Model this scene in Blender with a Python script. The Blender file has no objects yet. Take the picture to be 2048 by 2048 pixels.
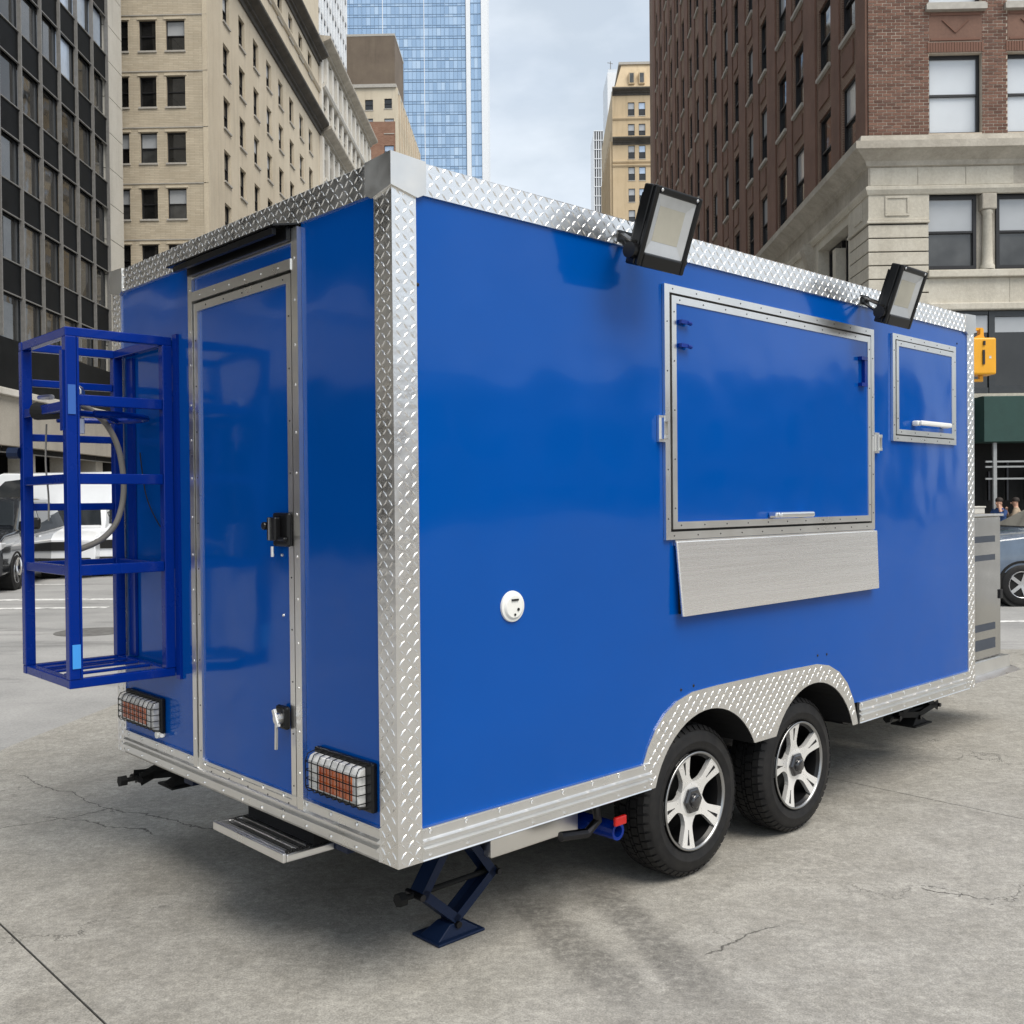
import bpy, math, random
from mathutils import Vector, Matrix
random.seed(7)
S = bpy.context.scene
C = S.collection

# ------------------------------------------------------------------ camera
cam_d = bpy.data.cameras.new('camera')
cam = bpy.data.objects.new('camera', cam_d)
C.objects.link(cam)
FPX = 2027.05
cam_d.sensor_width = 36.0
cam_d.lens = 36.0 * FPX / 2048.0
cam_d.clip_start = 0.05
cam_d.clip_end = 6000
PITCH, ROLL, CAMZ = 0.0114590, -0.0091451, 1.52
_f = Vector((0, math.cos(PITCH), -math.sin(PITCH)))
_r = Vector((1, 0, 0))
_u = _r.cross(_f)
_c, _s = math.cos(ROLL), math.sin(ROLL)
R2 = _r * _c + _u * _s
U2 = _u * _c - _r * _s
cam.matrix_world = Matrix(((R2.x, U2.x, -_f.x, 0), (R2.y, U2.y, -_f.y, 0), (R2.z, U2.z, -_f.z, CAMZ), (0, 0, 0, 1)))
S.camera = cam

# ------------------------------------------------------------------ world: bright overcast daylight
W = bpy.data.worlds.new('World')
S.world = W
W.use_nodes = True
nt = W.node_tree
nt.nodes.clear()
SUN_EL, SUN_AZ = math.radians(56), math.radians(140)      # azimuth clockwise from +Y
def wn(t, **kw):
    n = nt.nodes.new(t)
    for k, v in kw.items():
        setattr(n, k, v)
    return n
wo = wn('ShaderNodeOutputWorld')
sky = wn('ShaderNodeTexSky', sky_type='NISHITA', sun_disc=False)
sky.sun_elevation = SUN_EL
sky.sun_rotation = SUN_AZ
bg1 = wn('ShaderNodeBackground'); bg1.inputs['Strength'].default_value = 0.09
nt.links.new(sky.outputs[0], bg1.inputs['Color'])
tc = wn('ShaderNodeTexCoord')
mp = wn('ShaderNodeMapping'); mp.inputs['Scale'].default_value = (1, 1, 2.2)
nt.links.new(tc.outputs['Generated'], mp.inputs['Vector'])
nz = wn('ShaderNodeTexNoise'); nz.inputs['Scale'].default_value = 3.1; nz.inputs['Detail'].default_value = 7; nz.inputs['Roughness'].default_value = 0.52
nt.links.new(mp.outputs[0], nz.inputs['Vector'])
cr = wn('ShaderNodeValToRGB')
cr.color_ramp.elements[0].position = 0.36; cr.color_ramp.elements[0].color = (0.49, 0.545, 0.600, 1)
cr.color_ramp.elements[1].position = 0.66; cr.color_ramp.elements[1].color = (0.82, 0.86, 0.90, 1)
nt.links.new(nz.outputs['Fac'], cr.inputs[0])
bg2 = wn('ShaderNodeBackground'); bg2.inputs['Strength'].default_value = 0.63
nt.links.new(cr.outputs[0], bg2.inputs['Color'])
mx = wn('ShaderNodeMixShader')
nz2 = wn('ShaderNodeTexNoise'); nz2.inputs['Scale'].default_value = 2.0; nz2.inputs['Detail'].default_value = 4
nt.links.new(mp.outputs[0], nz2.inputs['Vector'])
mr = wn('ShaderNodeMapRange'); mr.inputs[1].default_value = 0.35; mr.inputs[2].default_value = 0.65; mr.inputs[3].default_value = 0.72; mr.inputs[4].default_value = 0.98
nt.links.new(nz2.outputs['Fac'], mr.inputs[0])
nt.links.new(mr.outputs[0], mx.inputs[0])
nt.links.new(bg1.outputs[0], mx.inputs[1]); nt.links.new(bg2.outputs[0], mx.inputs[2])
nt.links.new(mx.outputs[0], wo.inputs[0])

sun_d = bpy.data.lights.new('sun', 'SUN')
sun_d.energy = 1.5
sun_d.angle = math.radians(38)
sun_d.color = (1.0, 0.93, 0.83)
sun = bpy.data.objects.new('sun', sun_d)
C.objects.link(sun)
sd = Vector((math.sin(SUN_AZ) * math.cos(SUN_EL), math.cos(SUN_AZ) * math.cos(SUN_EL), math.sin(SUN_EL)))
sun.rotation_euler = sd.to_track_quat('Z', 'Y').to_euler()
sun.location = sd * 50

S.view_settings.view_transform = 'Standard'
S.view_settings.look = 'None'
S.view_settings.gamma = 1
S.view_settings.use_curve_mapping = False
S.view_settings.exposure = 1.15

# ------------------------------------------------------------------ helpers
class NT:
    def __init__(s, name):
        s.m = bpy.data.materials.new(name)
        s.m.use_nodes = True
        s.t = s.m.node_tree
        s.b = s.t.nodes['Principled BSDF']
        s.tc = s.n('ShaderNodeTexCoord')
    def n(s, t, **kw):
        n = s.t.nodes.new(t)
        for k, v in kw.items():
            setattr(n, k, v)
        return n
    def l(s, a, b):
        s.t.links.new(a, b)
    def noise(s, scale, detail=5, rough=0.55, vec=None, stretch=None):
        n = s.n('ShaderNodeTexNoise')
        n.inputs['Scale'].default_value = scale; n.inputs['Detail'].default_value = detail; n.inputs['Roughness'].default_value = rough
        src = vec or s.tc.outputs['Object']
        if stretch:
            m = s.n('ShaderNodeMapping'); m.inputs['Scale'].default_value = stretch
            s.l(src, m.inputs[0]); src = m.outputs[0]
        s.l(src, n.inputs['Vector'])
        return n.outputs['Fac']
    def ramp(s, fac, stops):
        r = s.n('ShaderNodeValToRGB')
        e = r.color_ramp.elements
        while len(e) < len(stops):
            e.new(0.5)
        for i, (p, c) in enumerate(stops):
            e[i].position = p
            e[i].color = (c, c, c, 1) if isinstance(c, (int, float)) else (*c, 1)
        s.l(fac, r.inputs[0])
        return r.outputs[0]
    def mix(s, fac, a, b, mode='MIX'):
        m = s.n('ShaderNodeMix', data_type='RGBA', blend_type=mode)
        for i, v in ((0, fac), (6, a), (7, b)):
            if hasattr(v, 'is_linked'):
                s.l(v, m.inputs[i])
            elif i == 0:
                m.inputs[0].default_value = v
            else:
                m.inputs[i].default_value = (*v, 1)
        return m.outputs[2]
    def math(s, op, a, b=0.0, c=None):
        m = s.n('ShaderNodeMath', operation=op)
        for i, v in enumerate((a, b) if c is None else (a, b, c)):
            if hasattr(v, 'is_linked'):
                s.l(v, m.inputs[i])
            else:
                m.inputs[i].default_value = v
        return m.outputs[0]
    def bump(s, h, dist=0.01, strength=0.5):
        b = s.n('ShaderNodeBump')
        b.inputs['Strength'].default_value = strength; b.inputs['Distance'].default_value = dist
        s.l(h, b.inputs['Height']); s.l(b.outputs[0], s.b.inputs['Normal'])
    def set(s, **kw):
        for k, v in kw.items():
            i = s.b.inputs[k.replace('_', ' ')]
            if hasattr(v, 'is_linked'):
                s.l(v, i)
            else:
                i.default_value = (*v, 1) if isinstance(v, tuple) else v
        return s

M = {}
def simple(name, col, rough=0.5, metal=0.0, var=0.12, nscale=6.0, bump=0.0, coat=0.0, spec=0.5):
    k = NT(name)
    f = k.noise(nscale, 5)
    d = tuple(c * (1 - var) for c in col); l = tuple(min(1, c * (1 + var)) for c in col)
    k.set(Base_Color=k.ramp(f, [(0.3, d), (0.7, l)]), Roughness=rough, Metallic=metal)
    k.b.inputs['Coat Weight'].default_value = coat
    k.b.inputs['Specular IOR Level'].default_value = spec
    if bump:
        k.bump(k.noise(nscale * 8, 6), bump, 0.5)
    M[name] = k.m
    return k.m

def paint(name, col, rough=0.16, wav=0.010):
    k = NT(name)
    f = k.noise(1.3, 4)
    k.set(Base_Color=k.ramp(f, [(0.3, tuple(c * 0.96 for c in col)), (0.7, tuple(c * 1.04 for c in col))]), Metallic=0.0)
    r = k.ramp(k.noise(4.0, 6, 0.6), [(0.3, rough * 0.85), (0.75, rough * 1.5)])
    k.set(Roughness=r)
    k.b.inputs['Specular IOR Level'].default_value = 0.22
    k.b.inputs['Coat Weight'].default_value = 0.12
    k.b.inputs['Coat Roughness'].default_value = 0.03
    if wav:
        k.bump(k.noise(1.7, 2, 0.4), wav * 1.8, 0.8)
        # the clear coat follows the same slight waviness of the sheet
        bn = [n for n in k.t.nodes if n.type == 'BUMP'][0]
        k.l(bn.outputs[0], k.b.inputs['Coat Normal'])
    M[name] = k.m
    return k.m
paint('blue_paint', (0.0, 0.069, 0.335), 0.10)
paint('blue_cage_paint', (0.0, 0.022, 0.22), 0.22, 0)
paint('blue_dark_paint', (0.006, 0.015, 0.045), 0.4, 0)
simple('black_plastic', (0.006, 0.006, 0.0065), 0.3, spec=0.35)
simple('black_rough', (0.011, 0.011, 0.011), 0.7, spec=0.3)
simple('gloss_black', (0.015, 0.015, 0.018), 0.12, coat=1.0)
simple('underside', (0.010, 0.010, 0.011), 0.85, spec=0.2)
simple('grey_hose', (0.20, 0.19, 0.17), 0.6)
simple('white_plastic', (0.75, 0.75, 0.72), 0.35, var=0.05)
simple('blue_tape', (0.05, 0.32, 0.80), 0.6, var=0.05)
simple('blue_tape_dark', (0.03, 0.12, 0.42), 0.6, var=0.05)
simple('red_lens', (0.55, 0.01, 0.008), 0.2)
simple('grey_tape', (0.045, 0.055, 0.075), 0.55)

def metal(name, col, r0, r1, nscale=5, stretch=None, bump=0.0, dirt=0.15, metallic=1.0):
    k = NT(name)
    f = k.noise(nscale, 6, 0.6, stretch=stretch)
    k.set(Base_Color=k.ramp(f, [(0.25, tuple(c * (1 - dirt) for c in col)), (0.7, col)]), Metallic=metallic,
          Roughness=k.ramp(k.noise(nscale * 1.7, 5, 0.6, stretch=stretch), [(0.3, r0), (0.7, r1)]))
    if bump:
        k.bump(k.noise(nscale * 5, 4, 0.55), bump, 0.5)
    M[name] = k.m
    return k.m
metal('tread_plate', (0.95, 0.94, 0.92), 0.22, 0.38, 6, bump=0.003, dirt=0.12)
metal('stainless', (0.90, 0.885, 0.85), 0.26, 0.36, 3.0, dirt=0.08)
metal('brushed_steel', (0.92, 0.90, 0.87), 0.24, 0.30, 2.2, stretch=(0.35, 0.35, 25), dirt=0.02, metallic=0.82)
metal('cabinet_steel', (0.60, 0.60, 0.585), 0.08, 0.16, 2.0, stretch=(1.5, 1.5, 0.4), dirt=0.25)
metal('aluminium', (0.91, 0.91, 0.90), 0.26, 0.36, 5, dirt=0.12)
metal('cap_metal', (0.80, 0.79, 0.76), 0.30, 0.5, 4, dirt=0.15)
metal('machined', (0.93, 0.92, 0.90), 0.22, 0.36, 9, dirt=0.08, metallic=0.55)
metal('rim_edge', (0.42, 0.42, 0.42), 0.25, 0.4, 9)
metal('dark_metal', (0.06, 0.06, 0.065), 0.3, 0.5, 6)

# tyre
k = NT('tyre_rubber')
k.set(Base_Color=k.ramp(k.noise(14, 6, 0.65), [(0.35, (0.008, 0.008, 0.009)), (0.78, (0.022, 0.021, 0.020))]), Roughness=0.6)
k.b.inputs['Specular IOR Level'].default_value = 0.3
k.bump(k.noise(60, 4), 0.001, 0.4); M['tyre_rubber'] = k.m

# concrete plaza
k = NT('plaza_concrete')
geo = k.n('ShaderNodeNewGeometry')
P = geo.outputs['Position']
big = k.noise(0.55, 6, 0.6, vec=P)
mid = k.noise(3.2, 8, 0.68, vec=P)
fine = k.noise(38, 6, 0.7, vec=P)
base = k.ramp(mid, [(0.28, (0.215, 0.203, 0.176)), (0.50, (0.275, 0.263, 0.234)), (0.74, (0.345, 0.332, 0.30))])
base = k.mix(k.ramp(big, [(0.35, 0.0), (0.7, 0.45)]), base, (0.335, 0.322, 0.29))
base = k.mix(0.55, base, k.ramp(fine, [(0.3, 0.30), (0.5, 0.52), (0.72, 0.80)]), 'OVERLAY')
mott = k.noise(11, 7, 0.75, vec=P)
base = k.mix(0.42, base, k.ramp(mott, [(0.32, 0.30), (0.5, 0.52), (0.68, 0.76)]), 'OVERLAY')
grain = k.noise(150, 3, 0.8, vec=P)
base = k.mix(0.5, base, k.ramp(grain, [(0.34, 0.22), (0.5, 0.52), (0.66, 0.82)]), 'OVERLAY')
pit = k.ramp(k.noise(46, 5, 0.75, vec=P), [(0.60, 0.0), (0.70, 0.55)])
base = k.mix(pit, base, (0.10, 0.095, 0.083))
# aggregate specks
vo = k.n('ShaderNodeTexVoronoi'); vo.inputs['Scale'].default_value = 90; k.l(P, vo.inputs['Vector'])
sp = k.ramp(vo.outputs['Distance'], [(0.05, 1.0), (0.16, 0.0)])
spm = k.math('MULTIPLY', sp, k.ramp(k.noise(7, 4, vec=P), [(0.55, 0.0), (0.7, 0.45)]))
base = k.mix(spm, base, (0.06, 0.055, 0.05))
# stains
st = k.ramp(k.noise(1.5, 7, 0.72, vec=P, stretch=(1, 1.8, 1)), [(0.60, 0.0), (0.76, 0.5)])
base = k.mix(st, base, (0.12, 0.113, 0.10))
# cracks: warped voronoi edges, only here and there
wv = k.n('ShaderNodeVectorMath', operation='ADD')
nn = k.n('ShaderNodeTexNoise'); nn.inputs['Scale'].default_value = 2.4; nn.inputs['Detail'].default_value = 7; nn.inputs['Roughness'].default_value = 0.65; k.l(P, nn.inputs['Vector'])
vs = k.n('ShaderNodeVectorMath', operation='SCALE'); vs.inputs['Scale'].default_value = 1.1; k.l(nn.outputs['Color'], vs.inputs[0])
k.l(P, wv.inputs[0]); k.l(vs.outputs[0], wv.inputs[1])
ve = k.n('ShaderNodeTexVoronoi', feature='DISTANCE_TO_EDGE'); ve.inputs['Scale'].default_value = 0.62; k.l(wv.outputs[0], ve.inputs['Vector'])
ck = k.ramp(ve.outputs['Distance'], [(0.001, 1.0), (0.0045, 0.0)])
ckm = k.math('MULTIPLY', ck, k.ramp(k.noise(0.8, 4, vec=P), [(0.49, 0.0), (0.60, 0.85)]))
base = k.mix(ckm, base, (0.035, 0.032, 0.028))
# old tyre tracks: dark rubber bands with their own ragged shape
sx = k.n('ShaderNodeSeparateXYZ'); k.l(P, sx.inputs[0])
def band(x0, y0, x1, y1, hw, amp=0.10, ns=2.5, e0=0.12, e1=0.82):
    dx, dy = x1 - x0, y1 - y0
    L = math.hypot(dx, dy); nx_, ny_ = -dy / L, dx / L
    d = k.math('ADD', k.math('MULTIPLY', sx.outputs[0], nx_), k.math('MULTIPLY', sx.outputs[1], ny_))
    d = k.math('SUBTRACT', d, x0 * nx_ + y0 * ny_)
    d = k.math('ADD', d, k.math('MULTIPLY', k.math('SUBTRACT', k.noise(ns, 6 if hw < 0.02 else 4, 0.62, vec=P), 0.5), amp))
    d = k.math('ABSOLUTE', d)
    side_ = k.ramp(k.math('DIVIDE', d, hw * 2), [(0.30, 1.0), (0.62, 0.0)])
    tpar = k.math('ADD', k.math('MULTIPLY', sx.outputs[0], dx / L), k.math('MULTIPLY', sx.outputs[1], dy / L))
    tpar = k.math('DIVIDE', k.math('SUBTRACT', tpar, x0 * dx / L + y0 * dy / L), L)
    end = k.ramp(tpar, [(0.0, 0.0), (e0, 1.0), (e1, 1.0), (1.0, 0.0)])
    return k.math('MULTIPLY', side_, end)
def gp(x, y):      # plaza point seen at a photo pixel (2048 px)
    v = _f + R2 * ((x - 1024) / FPX) - U2 * ((y - 1024) / FPX)
    t = -CAMZ / v.z
    return v.x * t, v.y * t
grit = k.ramp(k.noise(34, 6, 0.8, vec=P), [(0.40, 0.0), (0.56, 1.0)])
b1 = band(*gp(1000, 1760), *gp(1345, 2075), 0.095, amp=0.17, ns=4.5, e0=0.25, e1=0.70)
b2 = band(*gp(1140, 1725), *gp(1515, 2075), 0.095, amp=0.17, ns=4.5, e0=0.25, e1=0.70)
bb = k.math('MULTIPLY', k.math('MAXIMUM', b1, b2), k.math('MULTIPLY_ADD', grit, 0.40, 0.16))
base = k.mix(bb, base, (0.055, 0.052, 0.047))
cl = None
for (xa, ya, xb, yb) in ((-60, 1668, 240, 1615), (30, 1548, 235, 1628), (200, 1616, 500, 1668), (90, 1630, 330, 1668), (1395, 1905, 1560, 1850), (1840, 1775, 1960, 1800)):
    c1 = band(*gp(xa, ya), *gp(xb, yb), 0.0045, amp=0.22, ns=3.3, e0=0.05, e1=0.9)
    cl = c1 if cl is None else k.math('MAXIMUM', cl, c1)
base = k.mix(k.math('MULTIPLY', cl, 0.8), base, (0.05, 0.046, 0.04))
k.set(Base_Color=base, Roughness=k.ramp(mid, [(0.3, 0.78), (0.7, 0.93)]))
h = k.math('ADD', k.math('MULTIPLY', fine, 0.6), k.math('MULTIPLY', mid, 0.9))
h = k.math('SUBTRACT', h, k.math('MULTIPLY', ckm, 1.2))
k.bump(h, 0.006, 0.55)
M['plaza_concrete'] = k.m

k = NT('asphalt')
P = k.n('ShaderNodeNewGeometry').outputs['Position']
b = k.ramp(k.noise(0.7, 7, 0.65, vec=P), [(0.3, (0.25, 0.25, 0.245)), (0.7, (0.38, 0.375, 0.365))])
b = k.mix(0.5, b, k.ramp(k.noise(60, 4, 0.7, vec=P), [(0.3, 0.35), (0.7, 0.68)]), 'OVERLAY')
b = k.mix(k.ramp(k.noise(0.5, 6, 0.7, vec=P, stretch=(0.5, 2.2, 1)), [(0.55, 0), (0.68, 0.6)]), b, (0.10, 0.10, 0.098))
k.set(Base_Color=b, Roughness=0.85); k.bump(k.noise(70, 4, vec=P), 0.004, 0.5); M['asphalt'] = k.m
k = NT('road_paint')
P = k.n('ShaderNodeNewGeometry').outputs['Position']
k.set(Base_Color=k.ramp(k.noise(5, 8, 0.75, vec=P), [(0.38, (0.28, 0.28, 0.27)), (0.52, (0.74, 0.74, 0.72))]), Roughness=0.7); M['road_paint'] = k.m
simple('cover_iron', (0.14, 0.137, 0.13), 0.8, var=0.3, nscale=9)
simple('joint_dark', (0.03, 0.028, 0.025), 0.9)
simple('sidewalk_concrete', (0.30, 0.29, 0.27), 0.85, var=0.2, nscale=2, bump=0.004)

def stone(name, c0, c1, scale=0.5, streak=True, rough=0.85, bump=0.01):
    k = NT(name)
    f = k.noise(scale, 7, 0.65)
    col = k.ramp(f, [(0.3, c0), (0.7, c1)])
    if streak:
        sf = k.ramp(k.noise(1.1, 6, 0.7, stretch=(1, 1, 0.12)), [(0.5, 0.0), (0.75, 0.45)])
        col = k.mix(sf, col, tuple(c * 0.55 for c in c0))
    col = k.mix(0.35, col, k.ramp(k.noise(14, 5, 0.7), [(0.3, 0.35), (0.7, 0.66)]), 'OVERLAY')
    k.set(Base_Color=col, Roughness=rough)
    k.bump(k.noise(12, 6, 0.7), bump, 0.5)
    M[name] = k.m
stone('limestone', (0.47, 0.435, 0.36), (0.60, 0.565, 0.485), 0.8, bump=0.02)
stone('cornice_stone', (0.33, 0.30, 0.25), (0.50, 0.465, 0.40), 1.2, bump=0.02)
stone('beige_brick', (0.56, 0.485, 0.365), (0.66, 0.585, 0.455), 0.25, bump=0.02)
stone('white_stone', (0.58, 0.555, 0.50), (0.74, 0.715, 0.66), 0.35)
stone('pale_panel', (0.56, 0.54, 0.48), (0.66, 0.64, 0.58), 0.4)
stone('penthouse_brick', (0.13, 0.10, 0.075), (0.19, 0.15, 0.11), 0.3)
stone('tan_stone', (0.52, 0.40, 0.25), (0.60, 0.48, 0.32), 0.12)
stone('concrete_band', (0.40, 0.37, 0.32), (0.50, 0.47, 0.41), 0.5)
stone('old_brick_brown', (0.14, 0.076, 0.055), (0.215, 0.122, 0.088), 0.6)
stone('mortar', (0.46, 0.39, 0.31), (0.56, 0.50, 0.42), 1.5, streak=False)
stone('dark_trim', (0.05, 0.045, 0.04), (0.10, 0.09, 0.075), 1.0)

def brickwork(name, c1, c2, mortar, bw=0.21, bh=0.072, rough=0.85, msize=0.012, vertical_axis='XZ'):
    k = NT(name)
    sp_ = k.n('ShaderNodeSeparateXYZ'); k.l(k.tc.outputs['Object'], sp_.inputs[0])
    cb = k.n('ShaderNodeCombineXYZ'); k.l(sp_.outputs[0], cb.inputs[0]); k.l(sp_.outputs[2], cb.inputs[1])
    bt = k.n('ShaderNodeTexBrick')
    bt.inputs['Scale'].default_value = 1; bt.inputs['Brick Width'].default_value = bw; bt.inputs['Row Height'].default_value = bh
    bt.inputs['Mortar Size'].default_value = msize; bt.inputs['Mortar Smooth'].default_value = 0.3
    bt.inputs['Color1'].default_value = (*c1, 1); bt.inputs['Color2'].default_value = (*c2, 1); bt.inputs['Mortar'].default_value = (*mortar, 1)
    k.l(cb.outputs[0], bt.inputs['Vector'])
    col = k.mix(k.ramp(k.noise(0.6, 6, 0.65), [(0.35, 0), (0.75, 0.6)]), bt.outputs['Color'], tuple(c * 0.6 for c in c1))
    sf = k.ramp(k.noise(1.0, 6, 0.7, stretch=(1, 1, 0.1)), [(0.5, 0.0), (0.75, 0.4)])
    col = k.mix(sf, col, tuple((a + b) * 0.42 for a, b in zip(c1, mortar)))
    k.set(Base_Color=col, Roughness=rough)
    k.bump(bt.outputs['Fac'], -0.01, 0.6)
    M[name] = k.m
brickwork('brick_brown', (0.15, 0.079, 0.056), (0.21, 0.118, 0.084), (0.32, 0.25, 0.19), msize=0.016)
brickwork('brick_beige', (0.55, 0.475, 0.355), (0.65, 0.575, 0.445), (0.44, 0.38, 0.285), 0.60, 0.10)
brickwork('brick_red_far', (0.25, 0.12, 0.075), (0.33, 0.18, 0.12), (0.38, 0.29, 0.21), 0.4, 0.14)

# single bricks: colour differs brick by brick
k = NT('brick_single')
oi = k.n('ShaderNodeNewGeometry')
k.set(Base_Color=k.ramp(oi.outputs['Random Per Island'], [(0.0, (0.095, 0.044, 0.030)), (0.4, (0.145, 0.070, 0.048)), (0.75, (0.20, 0.104, 0.073)), (1.0, (0.115, 0.058, 0.043))]), Roughness=0.85)
k.bump(k.noise(40, 5), 0.006, 0.5); M['brick_single'] = k.m

def glass(name, col, rough=0.04, metal=0.0, spec=0.8, wav=0.0, island=None, va=0.4):
    k = NT(name)
    if island:
        g = k.n('ShaderNodeNewGeometry')
        k.set(Base_Color=k.ramp(g.outputs['Random Per Island'], island))
    else:
        k.set(Base_Color=k.ramp(k.noise(0.9, 3), [(0.35, tuple(c * (1 - va) for c in col)), (0.7, tuple(c * (1 + va) for c in col))]))
    k.set(Roughness=rough, Metallic=metal)
    k.b.inputs['Specular IOR Level'].default_value = spec
    if wav:
        k.bump(k.noise(0.8, 2), wav, 0.5)
    M[name] = k.m
glass('window_dark', (0.018, 0.018, 0.018), wav=0.01)
glass('window_mid', (0.07, 0.072, 0.072), wav=0.01)
glass('window_shade', (0.42, 0.44, 0.46), 0.12, spec=0.6, va=0.06)
glass('window_white', (0.62, 0.66, 0.70), 0.10, spec=0.6, va=0.04)
glass('curtain_glass', (0.018, 0.018, 0.017), 0.05, spec=0.5, wav=0.02)
glass('curtain_glass_sky', (0.50, 0.60, 0.74), 0.18, metal=0.35, spec=0.9, wav=0.01, va=0.12)  # sky reflection painted into the pane colour as pale blue
glass('spandrel_black', (0.006, 0.007, 0.008), 0.5, spec=0.08)
glass('tower_glass', (0.2, 0.4, 0.7), 0.09, metal=0.62, island=[(0.0, (0.34, 0.48, 0.66)), (0.5, (0.40, 0.55, 0.73)), (0.9, (0.46, 0.61, 0.79)), (1.0, (0.56, 0.70, 0.85))])
glass('pale_glass', (0.35, 0.42, 0.5), 0.12, metal=0.4, island=[(0.0, (0.36, 0.42, 0.50)), (1.0, (0.62, 0.68, 0.74))])
simple('mullion', (0.24, 0.235, 0.225), 0.4, 0.3)
simple('mullion_dark', (0.035, 0.04, 0.045), 0.4)
simple('tower_mullion', (0.20, 0.30, 0.43), 0.5)
simple('tower_white', (0.74, 0.76, 0.78), 0.5)
simple('sill_stone', (0.42, 0.40, 0.36), 0.7)
simple('frame_black', (0.012, 0.012, 0.014), 0.45)
simple('green_canvas', (0.020, 0.058, 0.050), 0.75, var=0.08)
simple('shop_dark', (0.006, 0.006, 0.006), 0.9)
simple('signal_yellow', (0.80, 0.38, 0.015), 0.45, var=0.05)
simple('galv', (0.35, 0.36, 0.36), 0.5, 0.4)
simple('car_black', (0.010, 0.012, 0.016), 0.12, coat=1.0)
simple('car_white', (0.78, 0.80, 0.82), 0.18, coat=0.8, var=0.02)
simple('car_blue_grey', (0.10, 0.14, 0.20), 0.15, coat=1.0)
simple('car_glass', (0.02, 0.024, 0.028), 0.05, spec=0.9)
simple('lamp_glass', (0.55, 0.56, 0.57), 0.08, spec=0.9)
simple('alloy', (0.55, 0.55, 0.56), 0.25, 0.9)
simple('skin', (0.52, 0.30, 0.21), 0.55)
simple('blue_shirt', (0.015, 0.05, 0.16), 0.8)
simple('tan_shirt', (0.36, 0.28, 0.20), 0.8)
simple('trousers', (0.02, 0.025, 0.04), 0.85)
simple('hair_dark', (0.02, 0.013, 0.01), 0.7)
simple('cone_orange', (0.65, 0.17, 0.05), 0.6)
simple('reflector_silver', (0.62, 0.64, 0.66), 0.3, 0.5)
simple('led_yellow', (0.46, 0.44, 0.37), 0.5)
k = NT('tail_lens_amber')
k.set(Base_Color=k.ramp(k.noise(30, 3, stretch=(1, 8, 1)), [(0.35, (0.30, 0.035, 0.008)), (0.7, (0.62, 0.15, 0.03))]), Roughness=0.12)
k.b.inputs['Coat Weight'].default_value = 1; M['tail_lens_amber'] = k.m
k = NT('tail_lens_clear')
k.set(Base_Color=k.ramp(k.noise(26, 3), [(0.35, (0.40, 0.40, 0.39)), (0.7, (0.82, 0.82, 0.80))]), Roughness=0.12)
k.b.inputs['Coat Weight'].default_value = 1; M['tail_lens_clear'] = k.m

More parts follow.
